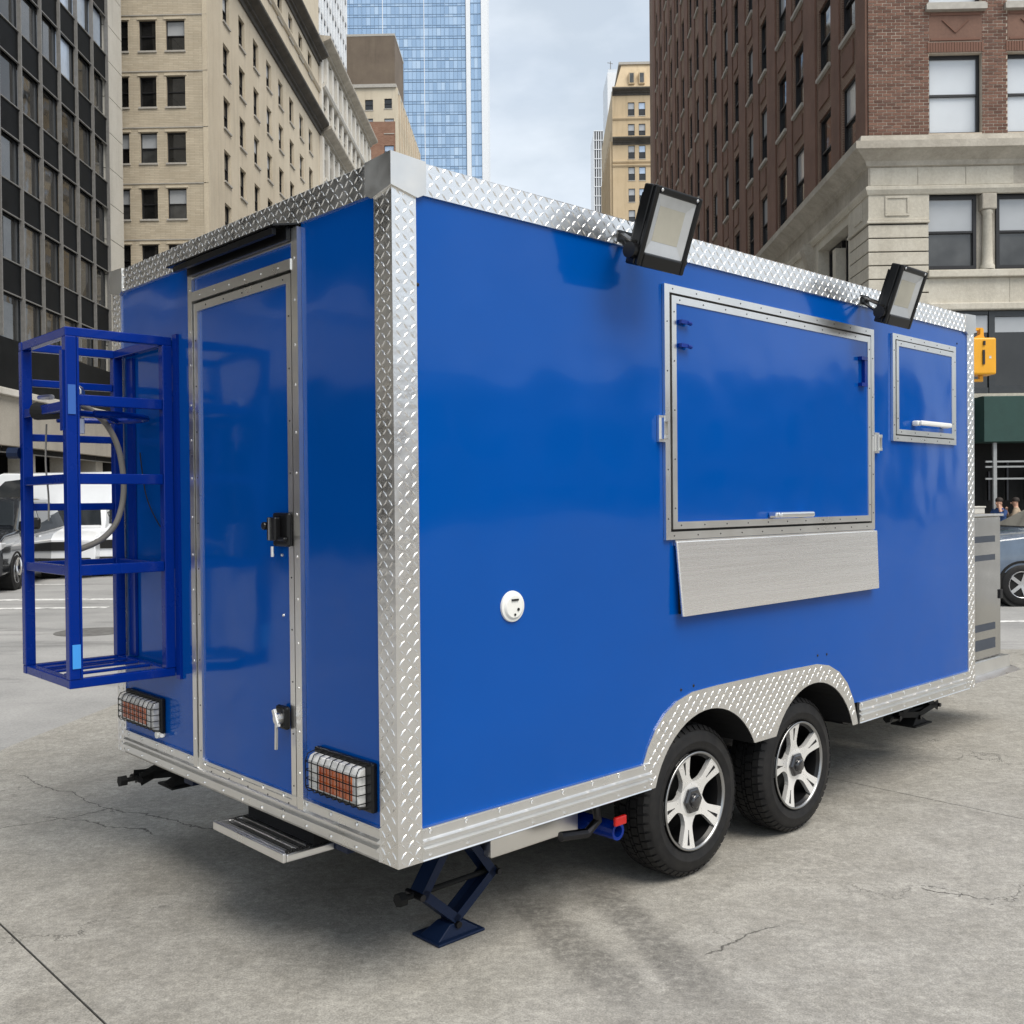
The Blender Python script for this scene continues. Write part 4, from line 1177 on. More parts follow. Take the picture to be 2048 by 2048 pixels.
# fender plate
fo = [(1.135, B + 0.0), (1.118, B + 0.055)]
outer = [(1.122, 0.10), (1.150, 0.155), (1.195, 0.215), (1.255, 0.268), (1.330, 0.306), (1.423, 0.328), (1.60, 0.333), (2.0, 0.333), (2.356, 0.328), (2.46, 0.310), (2.555, 0.268), (2.63, 0.205), (2.685, 0.120), (2.720, 0.02)]
fp = [(1.135, B - 0.002)] + [(a_, B + b_) for a_, b_ in outer] + [(2.725, B - 0.002)]
r_ = AR
inner2 = arch(A2, r_, math.degrees(math.asin((B - 0.002 - AZ) / r_)), 180 - ztoang(r_, B + 0.055), 20)
inner1 = arch(A1, r_, ztoang(r_, B + 0.055), 180 - math.degrees(math.asin((B - 0.002 - AZ) / r_)), 20)
fp = fp + inner2 + inner1
fo_ = MB().prism(fp, -0.006, -0.0005, 'y').build('fender', 'tread_plate', T)
# rolled lip inside the arches
mb = MB()
for pts in (inner2, inner1):
    for i in range(len(pts) - 1):
        (a_, b_), (c_, d_) = pts[i], pts[i + 1]
        mb.add([(a_, -0.0055, b_), (c_, -0.0055, d_), (c_, 0.045, d_), (a_, 0.045, b_)], [(0, 1, 2, 3)])
mb.build('lip', 'aluminium', fo_, fix=False)
def inpoly(x, y, P):
    c = False
    for i in range(len(P)):
        (x0, y0), (x1, y1) = P[i], P[i - 1]
        if (y0 > y) != (y1 > y) and x < (x1 - x0) * (y - y0) / (y1 - y0) + x0: c = not c
    return c
lb = MB()
def ins(a_, b_):
    x_, z_ = 1.10 + a_, B + b_
    return all(inpoly(x_ + dx, z_ + dz, fp) for dx in (-.01, .01) for dz in (-.01, .01))
lugs(lb, (1.10, -0.006, B), (1, 0, 0), (0, 0, 1), (0, -1, 0), 1.65, 0.34, ins, pitch=0.0245)
lb.build('tread_lugs', 'tread_plate', fo_, kind='stuff')

# ---- framed openings
def frame4(x0, x1, z0, z1, w, y0, y1, mat, parent, name, rivet=0.15, plane='side', top=True):
    """four mitred strips proud of the wall; y0 (inner) > y1 (outer)"""
    mb = MB()
    def P(a, y, z): return (a, y, z) if plane == 'side' else (y, a, z)
    O = [(x0, z0), (x1, z0), (x1, z1), (x0, z1)]; I = [(x0 + w, z0 + w), (x1 - w, z0 + w), (x1 - w, z1 - w), (x0 + w, z1 - w)]
    for i in range(4):
        j = (i + 1) % 4
        g = 0.0008
        mb.add([P(*(O[i][0], y1, O[i][1])), P(O[j][0], y1, O[j][1]), P(I[j][0], y1, I[j][1]), P(I[i][0], y1, I[i][1]),
                P(O[i][0], y0, O[i][1]), P(O[j][0], y0, O[j][1]), P(I[j][0], y0, I[j][1]), P(I[i][0], y0, I[i][1])],
               [(0, 1, 2, 3), (0, 4, 5, 1), (1, 5, 6, 2), (2, 6, 7, 3), (3, 7, 4, 0)])
    o = mb.build(name, mat, parent)
    rv = MB(); nrm = (0, -1, 0) if plane == 'side' else (-1, 0, 0)
    k_ = x0 + 0.05
    while k_ < x1 - 0.02:
        for z_ in (z0 + w / 2, z1 - w / 2): rv.dome(P(k_, y1, z_), nrm, 0.0034, 0.0024, 6)
        k_ += rivet
    k_ = z0 + 0.08
    while k_ < z1 - 0.04:
        for x_ in (x0 + w / 2, x1 - w / 2): rv.dome(P(x_, y1, k_), nrm, 0.0034, 0.0024, 6)
        k_ += rivet * 1.25
    rv.build('rivets', 'dark_metal', o, kind='stuff')
    return o
# service hatch
hx0, hx1, hz0, hz1 = 1.258, 2.888, B + 0.928, B + 1.900
frame4(hx0, hx1, hz0, hz1, 0.030, -0.001, -0.014, 'stainless', T, 'hatch_frame')
MB().box((hx0 + 0.030, -0.001, hz0 + 0.030), (hx1 - 0.030, -0.004, hz1 - 0.030)).build('hatch_gasket', 'black_rough', T)
hat = MB().box((hx0 + 0.066, -0.0045, hz0 + 0.062), (hx1 - 0.066, -0.013, hz1 - 0.062)).build('hatch', 'blue_paint', T)
frame4(hx0 + 0.040, hx1 - 0.040, hz0 + 0.040, hz1 - 0.040, 0.028, -0.0045, -0.017, 'stainless', hat, 'trim')
def pull(parent, x0, x1, z, name='handle', h=0.024, out=0.05, mat='aluminium'):
    mb = MB()
    n = 16; pts = []
    mb.box((x0, -0.014, z - h / 2), (x0 + 0.045, -0.014 - out * 0.9, z + h / 2))
    mb.box((x1 - 0.045, -0.014, z - h / 2), (x1, -0.014 - out * 0.9, z + h / 2))
    mb.box((x0 + 0.01, -0.014 - out * 0.9, z - h / 2), (x1 - 0.01, -0.014 - out - 0.012, z + h / 2))
    return mb.build(name, mat, parent, bevel=0.008)
pull(hat, 1.95, 2.24, B + 1.012, mat='aluminium')
for z_ in (1.755, 1.665): MB().box((1.335, -0.0135, B + z_), (1.375, -0.035, B + z_ + 0.014)).cyl((1.375, -0.03, B + z_ + 0.007), (1.40, -0.03, B + z_ + 0.004), 0.008, 8).build('hook', 'blue_cage_paint', hat)
MB().box((2.765, -0.0135, B + 1.62), (2.785, -0.03, B + 1.75)).build('hinge', 'blue_cage_paint', hat)
for z_ in (1.62, 1.745): MB().box((2.73, -0.0135, B + z_ - 0.006), (2.786, -0.034, B + z_ + 0.010)).build('hook', 'blue_cage_paint', hat)
for x_, s_ in ((1.222, 1), (2.896, -1)):
    mb = MB().box((x_, -0.001, B + 1.300), (x_ + 0.045, -0.012, B + 1.400)).box((x_ + 0.008, -0.012, B + 1.31), (x_ + 0.014, -0.03, B + 1.39)).box((x_ + 0.031, -0.012, B + 1.31), (x_ + 0.037, -0.03, B + 1.39)).box((x_ + 0.012, -0.024, B + 1.375), (x_ + 0.034, -0.034, B + 1.388)).box((x_ + 0.012, -0.024, B + 1.312), (x_ + 0.034, -0.034, B + 1.325))
    mb.build('latch', 'stainless', T)
# folded serving shelf
mb = MB()
mb.add([(1.314, -0.022, B + 0.921), (2.898, -0.022, B + 0.921), (2.880, -0.040, B + 0.640), (1.328, -0.040, B + 0.632),
        (1.314, -0.010, B + 0.921), (2.898, -0.010, B + 0.921), (2.880, -0.028, B + 0.640), (1.328, -0.028, B + 0.632)],
       [(0, 1, 2, 3), (4, 7, 6, 5), (0, 4, 5, 1), (1, 5, 6, 2), (2, 6, 7, 3), (3, 7, 4, 0)])
sh = mb.build('serving_shelf', 'brushed_steel', T, bevel=0.004)
MB().box((1.32, -0.001, B + 0.905), (2.89, -0.0095, B + 0.926)).build('hinge', 'stainless', sh)
MB().prism([(-0.002, B + 0.90), (-0.0095, B + 0.90), (-0.027, B + 0.64), (-0.002, B + 0.64)], 1.345, 1.357, 'x').build('bracket', 'black_rough', sh)
MB().prism([(-0.002, B + 0.90), (-0.0095, B + 0.90), (-0.027, B + 0.65), (-0.002, B + 0.65)], 2.85, 2.862, 'x').build('bracket', 'black_rough', sh)
# small hatch
frame4(3.083, 3.818, B + 1.366, B + 1.906, 0.028, -0.001, -0.013, 'stainless', T, 'hatch_frame')
MB().box((3.111, -0.001, B + 1.394), (3.790, -0.004, B + 1.878)).build('hatch_gasket', 'black_rough', T)
ha2 = MB().box((3.142, -0.0045, B + 1.424), (3.764, -0.012, B + 1.850)).build('small_hatch', 'blue_paint', T)
frame4(3.117, 3.784, B + 1.400, B + 1.872, 0.026, -0.0045, -0.016, 'stainless', ha2, 'trim')
pull(ha2, 3.28, 3.66, B + 1.462, h=0.026, out=0.04, mat='white_plastic')
# round socket cover
sk = MB().lathe([(0.0, -0.015), (0.036, -0.015), (0.040, -0.012), (0.042, -0.009), (0.050, -0.007), (0.0515, -0.001)], (0.467, 0, B + 0.738), 'y', 36).build('socket_cover', 'white_plastic', T, smooth=True)
smooth_by_angle(sk)
MB().box((0.452, -0.0155, B + 0.757), (0.482, -0.019, B + 0.763)).cyl((0.482, -0.0155, B + 0.728), (0.482, -0.018, B + 0.728), 0.005, 10).cyl((0.467, -0.0155, B + 0.712), (0.467, -0.018, B + 0.712), 0.004, 10).build('keyhole', 'dark_metal', sk)
# small screws in the panel
for x_, z_ in ((0.092, 1.735), (1.44, 0.35), (1.36, 0.344), (2.45, 0.362), (2.37, 0.365), (3.86, 1.93)):
    MB().dome((x_, 0, B + z_), (0, -1, 0), 0.006, 0.004, 8).build('screw', 'dark_metal', T)

# ---- rear door group
MB().box((-0.016, 0.503, B + 0.06), (0.004, 0.541, B + 1.993)).build('door_jamb', 'stainless', T)
MB().box((-0.016, 1.270, B + 0.06), (0.004, 1.303, B + 1.993)).build('door_jamb', 'stainless', T)
MB().box((0.006, 0.541, B + 0.03), (0.012, 1.270, B + 1.99)).build('door_gasket', 'black_rough', T)
MB().box((-0.020, 0.541, B + 1.857), (0.005, 1.270, B + 1.893)).build('door_header', 'stainless', T)
MB().box((-0.004, 0.545, B + 1.893), (0.005, 1.268, B + 1.945)).build('transom_panel', 'blue_paint', T)
MB().box((-0.014, 0.541, B + 1.945), (0.005, 1.270, B + 1.985)).build('door_header', 'stainless', T)
door = MB().box((-0.003, 0.575, B + 0.088), (0.0055, 1.243, B + 1.822)).build('door', 'blue_paint', T)
frame4(0.552, 1.262, B + 0.052, B + 1.848, 0.030, 0.0055, -0.012, 'stainless', door, 'trim', plane='rear', rivet=0.14)
rv = MB()
for i in range(13):
    z_ = B + 0.18 + 0.143 * i
    for t_ in (0.522, 1.287): rv.dome((-0.016, t_, z_ + random.uniform(-.01, .01)), (-1, 0, 0), 0.005, 0.003, 6)
for i in range(6): rv.dome((-0.020, 0.62 + 0.115 * i, B + 1.875), (-1, 0, 0), 0.005, 0.003, 6)
rv.build('rivets', 'aluminium', T, kind='stuff')
# door handle: black flush box with a paddle
hd = MB().box((-0.012, 0.556, B + 0.935), (-0.030, 0.660, B + 1.050)).build('handle', 'black_plastic', door, bevel=0.008)
mb = MB().box((-0.030, 0.60, B + 0.955), (-0.055, 0.655, B + 1.035)).cyl((-0.03, 0.672, B + 1.005), (-0.06, 0.672, B + 1.005), 0.014, 12).box((-0.012, 0.655, B + 0.97), (-0.04, 0.676, B + 1.03)).box((-0.030, 0.555, B + 0.955), (-0.048, 0.60, B + 0.968))
mb.build('door_latch', 'black_plastic', door, bevel=0.005)
MB().cyl((-0.034, 0.652, B + 0.90), (-0.034, 0.652, B + 0.935), 0.006, 8).box((-0.0555, 0.63, B + 0.957), (-0.058, 0.638, B + 1.033)).build('key', 'aluminium', door)
# lower latch with hanging bar
MB().box((-0.012, 0.578, B + 0.318), (-0.034, 0.650, B + 0.398)).build('lower_latch', 'black_plastic', door, bevel=0.010)
MB().cyl((-0.034, 0.612, B + 0.356), (-0.052, 0.612, B + 0.356), 0.020, 14).bar((-0.046, 0.618, B + 0.36), (-0.050, 0.615, B + 0.252), 0.010, 0.007, (1, 0, 0)).bar((-0.05, 0.628, B + 0.385), (-0.05, 0.60, B + 0.33), 0.014, 0.010, (1, 0, 0)).build('latch_bar', 'aluminium', door)
for t_, z_ in ((0.64, 0.905), (0.635, 0.700)): MB().dome((-0.003, t_, B + z_), (-1, 0, 0), 0.006, 0.006, 8).build('screw', 'aluminium', door)
# rain hood over the door
mb = MB().add([(-0.012, 1.375, B + 2.000), (-0.080, 1.350, B + 1.992), (-0.080, 0.545, B + 1.992), (-0.012, 0.505, B + 2.000)] + [(-0.012, 1.375, B + 2.006), (-0.080, 1.350, B + 1.998), (-0.080, 0.545, B + 1.998), (-0.012, 0.505, B + 2.006)],
              [(0, 1, 2, 3), (4, 7, 6, 5), (0, 4, 5, 1), (1, 5, 6, 2), (2, 6, 7, 3), (3, 7, 4, 0)])
mb.box((-0.018, 0.54, B + 1.952), (-0.034, 1.27, B + 1.998)).box((-0.06, 0.56, B + 1.968), (-0.075, 1.30, B + 1.99))
mb.build('rain_hood', 'black_plastic', T)

# ---- tail lamps behind wire guards
def tail_lamp(t0, t1, z0, z1, flip):
    o = MB().box((-0.001, t0, z0), (-0.022, t1, z1)).build('tail_lamp', 'black_plastic', T, bevel=0.006)
    a = 0.020 if not flip else 0.012
    ta, tb = (t0 + a, t1 - 0.012)
    za, zb_ = z0 + 0.014, z1 - 0.014
    # rounded clear housing
    prof = [(0.022, za), (0.048, za + 0.006), (0.052, za + 0.014), (0.052, zb_ - 0.022), (0.044, zb_ - 0.006), (0.022, zb_)]
    if not flip: cl0, cl1 = ta + 0.012, tb
    else: cl0, cl1 = ta, tb - 0.004
    MB().prism([(-p_, z_) for p_, z_ in prof], cl0, cl1, 'y')
    mb = MB(); n = len(prof)
    vs = [(-p_, cl0, z_) for p_, z_ in prof] + [(-p_, cl1, z_) for p_, z_ in prof]
    mb.add(vs, [(i, (i + 1) % n, n + (i + 1) % n, n + i) for i in range(n)] + [tuple(range(n)), tuple(range(2 * n - 1, n - 1, -1))])
    mb.build('clear_lens', 'tail_lens_clear', o, bevel=0.005)
    l0, l1 = (cl0 + 0.030, cl1 - 0.065) if not flip else (cl0 + 0.065, cl1 - 0.030)
    MB().box((-0.050, l0, za + 0.018), (-0.0545, l1, zb_ - 0.030)).build('amber_lens', 'tail_lens_amber', o, bevel=0.002)
    g = MB()
    nn_ = 8
    for i in range(nn_ + 1):
        t_ = cl0 - 0.002 + (cl1 - cl0 + 0.004) * i / nn_
        g.tube([(-0.020, t_, za - 0.004), (-0.050, t_, za), (-0.060, t_, za + 0.014), (-0.060, t_, zb_ - 0.022), (-0.050, t_, zb_ - 0.002), (-0.020, t_, zb_ + 0.005)], 0.0018, 5)
    for i in range(4):
        z_ = za + 0.016 + (zb_ - za - 0.042) * i / 3
        g.tube([(-0.020, cl0 - 0.008, z_), (-0.058, cl0 - 0.006, z_), (-0.0615, cl0 + 0.006, z_), (-0.0615, cl1 - 0.006, z_), (-0.058, cl1 + 0.006, z_), (-0.020, cl1 + 0.008, z_)], 0.0018, 5)
    g.build('wire_guard', 'black_plastic', o)
    return o
tail_lamp(0.100, 0.425, B + 0.140, B + 0.292, False)
tail_lamp(1.580, 1.935, B + 0.142, B + 0.286, True)
MB().cyl((-0.002, 1.600, B + 0.138), (-0.035, 1.600, B + 0.138), 0.014, 8).cyl((-0.022, 1.60, B + 0.138), (-0.030, 1.555, B + 0.142), 0.008, 8).build('drain_cap', 'white_plastic', T)

# ---- pull-out step
st_ = MB().box((-0.098, 0.495, B - 0.092), (-0.084, 0.985, B - 0.060)).box((-0.084, 0.495, B - 0.092), (0.10, 0.510, B - 0.066)).box((-0.084, 0.970, B - 0.092), (0.10, 0.985, B - 0.066)).build('entry_step', 'aluminium', T, bevel=0.004)
MB().box((-0.084, 0.510, B - 0.085), (0.10, 0.970, B - 0.080)).build('deck', 'black_rough', st_)
for i in range(4):
    x_ = -0.078 + 0.043 * i
    MB().box((x_, 0.512, B - 0.080), (x_ + 0.020, 0.968, B - 0.064)).build('tread_strip', 'aluminium', st_, bevel=0.003)
mb = MB()
for i in range(14): mb.box((-0.080 + 0.013 * i, 0.506, B - 0.066), (-0.072 + 0.013 * i, 0.514, B - 0.056 - 0.004 * (i % 2)))
mb.build('grip_teeth', 'black_rough', st_)
MB().box((0.02, 0.50, B - 0.06), (0.30, 0.94, B - 0.006)).build('step_housing', 'underside', T)

# ---- chassis
MB().box((0.10, 0.42, B - 0.09), (L_ - 0.1, 0.50, B + 0.01)).build('chassis_rail', 'blue_dark_paint', T)
MB().box((0.10, W_ - 0.50, B - 0.09), (L_ - 0.1, W_ - 0.42, B + 0.01)).build('chassis_rail', 'blue_dark_paint', T)
MB().box((0.04, 0.04, B - 0.012), (1.19, W_ - 0.04, B + 0.011)).box((2.71, 0.04, B - 0.012), (L_ - 0.04, W_ - 0.04, B + 0.011)).build('floor_pan', 'underside', T)
for cx in (1.516, 2.294):
    MB().bar((cx, 0.30, 0.29), (cx, W_ - 0.30, 0.29), 0.06, 0.06).build('axle', 'blue_dark_paint', T)
    MB().box((cx - 0.35, 0.43, 0.33), (cx + 0.35, 0.49, 0.36)).build('leaf_spring', 'dark_metal', T)
tk = MB().box((0.590, 0.25, B - 0.185), (1.04, 0.60, B - 0.002)).build('water_tank', 'stainless', T, bevel=0.004)
MB().box((1.035, 0.055, B - 0.130), (1.10, 0.070, B - 0.095)).build('marker_lamp', 'red_lens', T, bevel=0.006)
mb = MB().lathe([(0.022, 0), (0.034, 0), (0.034, 0.20), (0.022, 0.20)], (1.10, 0.10, B - 0.17), 'y', 14, close=True)
mb.build('spring_bush', 'blue_cage_paint', T)
MB().tube([(0.95, 0.16, B - 0.03), (1.02, 0.14, B - 0.06), (1.03, 0.14, B - 0.12), (0.98, 0.15, B - 0.16), (0.86, 0.17, B - 0.15)], 0.018, 8).build('bracket_arm', 'dark_metal', T)

MB().box((0.75, 0.72, B - 0.23), (1.25, 1.52, B - 0.013)).build('occluder_tank', 'black_rough', T, bevel=0.02)  # unseen tank, added to deepen the shade under the trailer
for x_ in (0.55, 1.30, 2.65, 3.30): MB().box((x_, 0.50, B - 0.085), (x_ + 0.05, W_ - 0.50, B - 0.014)).build('occluder_beam', 'blue_dark_paint', T)  # unseen beams, also added to keep light from the ground below
# ---- scissor jacks
def jack(x, y, lx, lz, rx, top, foot, name='scissor_jack', lower=True, mat='blue_dark_paint'):
    J = MB().box((foot[0] - 0.105, y - 0.06, foot[1]), (foot[0] + 0.105, y + 0.09, foot[1] + 0.010)).add([(foot[0] - 0.09, y - 0.04, foot[1] + 0.010), (foot[0] + 0.09, y - 0.04, foot[1] + 0.010), (foot[0] + 0.09, y + 0.06, foot[1] + 0.010), (foot[0] - 0.09, y + 0.06, foot[1] + 0.010), (foot[0] - 0.03, y - 0.03, foot[1] + 0.05), (foot[0] + 0.03, y - 0.03, foot[1] + 0.05), (foot[0] + 0.03, y + 0.04, foot[1] + 0.05), (foot[0] - 0.03, y + 0.04, foot[1] + 0.05)], [(0, 1, 5, 4), (1, 2, 6, 5), (2, 3, 7, 6), (3, 0, 4, 7), (4, 5, 6, 7)]).build(name, mat, T, bevel=0.003)
    def chan(p, q, nm='arm'):
        p, q = Vector(p), Vector(q); d = (q - p).normalized(); n = Vector((0, 1, 0)).cross(d)
        mb = MB()
        mb.bar(p, q, 0.062, 0.004, n)                      # web
        for s_ in (-1, 1):
            off = Vector((0, s_ * 0.031, 0)) - n * (-0.014)
            mb.bar(p + off, q + off, 0.004, 0.032, n)
        return mb.build(nm, mat, J)
    tp_, ft = (top[0], y, top[1]), (foot[0], y, foot[1] + 0.045)
    l_, r__ = (lx, y, lz), (rx, y, lz)
    chan(l_, tp_); chan(tp_, r__); chan(ft, l_); chan(r__, ft)
    MB().cyl((lx - 0.06, y, lz), (rx + 0.02, y, lz), 0.010, 10).cyl((lx - 0.075, y, lz), (lx - 0.045, y, lz), 0.024, 6).build('screw', 'black_rough', J)
    for p in (l_, r__, ft): MB().cyl((p[0], p[1] - 0.045, p[2]), (p[0], p[1] + 0.045, p[2]), 0.012, 10).build('pivot_pin', 'dark_metal', J)
    return J
jack(0, 0.32, 0.304, B - 0.254, 0.655, (0.475, B - 0.02), (0.462, 0.001))
jack(0, 0.26, 3.62, B - 0.145, 4.12, (3.87, B - 0.03), (3.87, B - 0.225), mat='black_rough')
jk = jack(0, W_ - 0.12, 0.02, B - 0.115, 0.50, (0.26, B - 0.03), (0.26, B - 0.185), mat='black_rough')
jack(0, W_ - 0.30, 3.60, B - 0.254, 3.95, (3.77, B - 0.02), (3.77, 0.001))

# ---- wheels
def wheel(cx, y0, sgn, rot, cz=0.305):
    """y0: outer face; sgn +1 means the wheel extends toward +y"""
    Wd = 0.195
    w = empty_part('wheel', T, (cx, y0, cz), 0)
    if sgn < 0: w.rotation_euler = (0, 0, math.pi)
    R = 0.305
    ty = MB().lathe([(0.197, 0.020), (0.203, 0.006), (0.215, 0.002), (0.235, -0.002), (0.238, -0.004), (0.242, -0.002), (0.262, 0.001), (0.280, 0.008), (0.291, 0.020), (0.2965, 0.034), (0.2975, 0.060), (0.2975, 0.140), (0.2965, 0.162), (0.288, 0.178), (0.262, 0.194), (0.22, 0.196), (0.20, 0.190), (0.195, 0.18)], (0, 0, 0), 'y', 72).build('tyre', 'tyre_rubber', w, smooth=True)
    tb = MB(); rows_ = [(0.026, 0.052, 0.2955), (0.058, 0.088, 0.297), (0.094, 0.104, 0.297), (0.110, 0.140, 0.297), (0.146, 0.172, 0.2955)]
    N = 52
    for ri, (ya, yb, rb) in enumerate(rows_):
        for i in range(N):
            a0 = 2 * math.pi * (i + 0.5 * (ri % 2)) / N; a1 = a0 + 2 * math.pi / N * 0.84
            sk_ = 0.018 * (1 if ri < 2 else (-1 if ri > 2 else 0))
            def pp(a, y, r): return (r * math.cos(a), y, r * math.sin(a))
            rt_ = rb + 0.0085; yo = 0.004 if ri in (0, 4) else 0
            tb.add([pp(a0, ya, rb), pp(a1, ya, rb), pp(a1 + sk_, yb, rb), pp(a0 + sk_, yb, rb), pp(a0, ya, rt_ - (0.004 if ri == 0 else 0)), pp(a1, ya, rt_ - (0.004 if ri == 0 else 0)), pp(a1 + sk_, yb, rt_ - (0.004 if ri == 4 else 0)), pp(a0 + sk_, yb, rt_ - (0.004 if ri == 4 else 0))],
                   [(4, 5, 6, 7), (0, 1, 5, 4), (1, 2, 6, 5), (2, 3, 7, 6), (3, 0, 4, 7)])
    # shoulder notches on the sidewall edge
    for i in range(N):
        a0 = 2 * math.pi * i / N; a1 = a0 + 2 * math.pi / N * 0.7
        tb.add([(0.282 * math.cos(a0), 0.009, 0.282 * math.sin(a0)), (0.282 * math.cos(a1), 0.009, 0.282 * math.sin(a1)), (0.2995 * math.cos(a1), 0.026, 0.2995 * math.sin(a1)), (0.2995 * math.cos(a0), 0.026, 0.2995 * math.sin(a0)),
                (0.284 * math.cos(a0), 0.005, 0.284 * math.sin(a0)), (0.284 * math.cos(a1), 0.005, 0.284 * math.sin(a1)), (0.302 * math.cos(a1), 0.024, 0.302 * math.sin(a1)), (0.302 * math.cos(a0), 0.024, 0.302 * math.sin(a0))],
               [(4, 5, 6, 7), (0, 1, 5, 4), (1, 2, 6, 5), (3, 0, 4, 7)])
    tb.build('tread_blocks', 'tyre_rubber', w, kind='stuff')
    rim = MB().lathe([(0.200, 0.004), (0.198, -0.001), (0.192, 0.000), (0.186, 0.012), (0.178, 0.020), (0.172, 0.060), (0.170, 0.14), (0.165, 0.15), (0.0, 0.15)], (0, 0, 0), 'y', 60).build('rim', 'black_plastic', w, smooth=True)
    smooth_by_angle(rim)
    MB().lathe([(0.1985, 0.003), (0.1965, -0.003), (0.190, -0.003), (0.187, 0.006)], (0, 0, 0), 'y', 60).build('rim_lip', 'rim_edge', w, smooth=True)
    # five flared spokes
    sp = MB(); gr = MB()
    def spoke(mb, wf, y_f, y_b, a, r0, r1, steps=10):
        ca, sa_ = math.cos(a), math.sin(a); top = []
        rs = [r0 + (r1 - r0) * i / steps for i in range(steps + 1)]
        Lp = []; Rp = []
        for r in rs:
            h_ = wf(r)
            Lp.append((r * ca - h_ * sa_, r * sa_ + h_ * ca)); Rp.append((r * ca + h_ * sa_, r * sa_ - h_ * ca))
        for i in range(steps):
            r_a, r_b = rs[i], rs[i + 1]
            yf_a = y_f(r_a); yf_b = y_f(r_b)
            q = [(Lp[i], yf_a), (Rp[i], yf_a), (Rp[i + 1], yf_b), (Lp[i + 1], yf_b)]
            vs = [(p[0], y_, p[1]) for p, y_ in q] + [(p[0], y_ + y_b, p[1]) for p, y_ in q]
            mb.add(vs, [(0, 1, 2, 3), (0, 4, 7, 3), (1, 2, 6, 5), (0, 1, 5, 4) if i == 0 else (3, 2, 6, 7)])
    wf = lambda r: 0.0245 + 0.030 * (max(0, 0.100 - r) / 0.055) ** 1.6 + 0.021 * (max(0, r - 0.105) / 0.085) ** 1.2
    yf = lambda r: 0.012 + 0.018 * (1 - r / 0.19) - 0.010 * (r / 0.19) ** 2
    for i in range(5):
        a = math.radians(rot + 72 * i)
        spoke(sp, wf, yf, 0.020, a, 0.045, 0.190)
        wg = lambda r: 0.0016 + 0.0075 * max(0, (r - 0.13)) / 0.06
        yg = lambda r: yf(r) - 0.0012
        spoke(gr, wg, yg, 0.003, a, 0.118, 0.176, 5)
        ca, sa_ = math.cos(a), math.sin(a)
    sp.lathe([(0.040, 0.019), (0.060, 0.0205), (0.072, 0.0235), (0.077, 0.045)], (0, 0, 0), 'y', 36)
    so = sp.build('spokes', 'machined', w)
    gr.build('spoke_groove', 'dark_metal', w)
    MB().lathe([(0.056, 0.024), (0.056, 0.010), (0.047, 0.003), (0.0, 0.003)], (0, 0, 0), 'y', 6).build('hub_nut', 'gloss_black', w, bevel=0.003)
    hc = MB().lathe([(0.030, 0.004), (0.029, -0.005), (0.024, -0.010), (0.012, -0.012), (0.0, -0.0125)], (0, 0, 0), 'y', 24).build('hub_cap', 'gloss_black', w, smooth=True)
    return w
wheel(1.516, 0.050, 1, 112)
wheel(2.294, 0.050, 1, 101)
wheel(1.516, W_ - 0.050, -1, 40)
wheel(2.294, W_ - 0.050, -1, 20)

# ---- gas bottle cage on the rear wall
CG = empty_part('gas_cage', T, (0, 0, 0))
t0, t1, o0, o1, z0, z1 = 1.455, 1.985, -0.012, -0.425, B + 0.395, B + 1.745
tk_ = 0.040
def rail(p, q, w=0.034, h=0.034, nm='rail', mat='blue_cage_paint'):
    return MB().bar(p, q, w, h).build(nm, mat, CG, bevel=0.003)
for (x_, y_) in ((o1 + 0.02, t0 + 0.02), (o1 + 0.02, t1 - 0.02), (o0 - 0.02, t0 + 0.02), (o0 - 0.02, t1 - 0.02)):
    MB().box((x_ - 0.020, y_ - 0.020, z0 + 0.034), (x_ + 0.020, y_ + 0.020, z1 - 0.034)).build('post', 'blue_cage_paint', CG, bevel=0.003)
MB().box((o1 + 0.041, t0 + 0.0, z0 + 0.036), (o1 + 0.049, t0 + 0.035, z1 - 0.036)).build('door_stile', 'blue_cage_paint', CG)
MB().box((-0.012, t0 - 0.035, z0 - 0.01), (-0.0, t0 + 0.0, z1 + 0.01)).build('flange', 'blue_cage_paint', CG)
xa, xb, ya, yb = o1 + 0.02, o0 - 0.02, t0 + 0.02, t1 - 0.02
for z_ in (z0 + 0.017, z1 - 0.017):
    rail((xa - 0.02, ya, z_), (xb + 0.02, ya, z_)); rail((xa - 0.02, yb, z_), (xb + 0.02, yb, z_))
    rail((xa, ya + 0.018, z_), (xa, yb - 0.018, z_)); rail((xb, ya + 0.018, z_), (xb, yb - 0.018, z_))
near = [1.476, 1.180, 0.835]
for z_ in near:
    rail((xa + 0.021, ya, B + z_), (xb - 0.021, ya, B + z_), 0.030, 0.040)
for z_ in (1.455, 1.180, 0.835):
    rail((xa, ya + 0.021, B + z_), (xa, yb - 0.021, B + z_), 0.030, 0.036)
for z_ in (1.583, 1.359, 1.074, 0.835):
    rail((xa + 0.021, yb, B + z_), (xb - 0.021, yb, B + z_), 0.024, 0.030)
rail((xb, ya + 0.021, B + 0.835), (xb, yb - 0.021, B + 0.835), 0.024, 0.030)
for y_ in (1.62, 1.74, 1.86):
    rail((xa + 0.02, y_, z0 + 0.030), (xb - 0.02, y_, z0 + 0.030), 0.030, 0.010, 'floor_slat')
MB().box((xb + 0.018, 1.84, z0 + 0.04), (xb + 0.030, 1.90, z1 - 0.04)).build('back_strip', 'blue_cage_paint', CG)
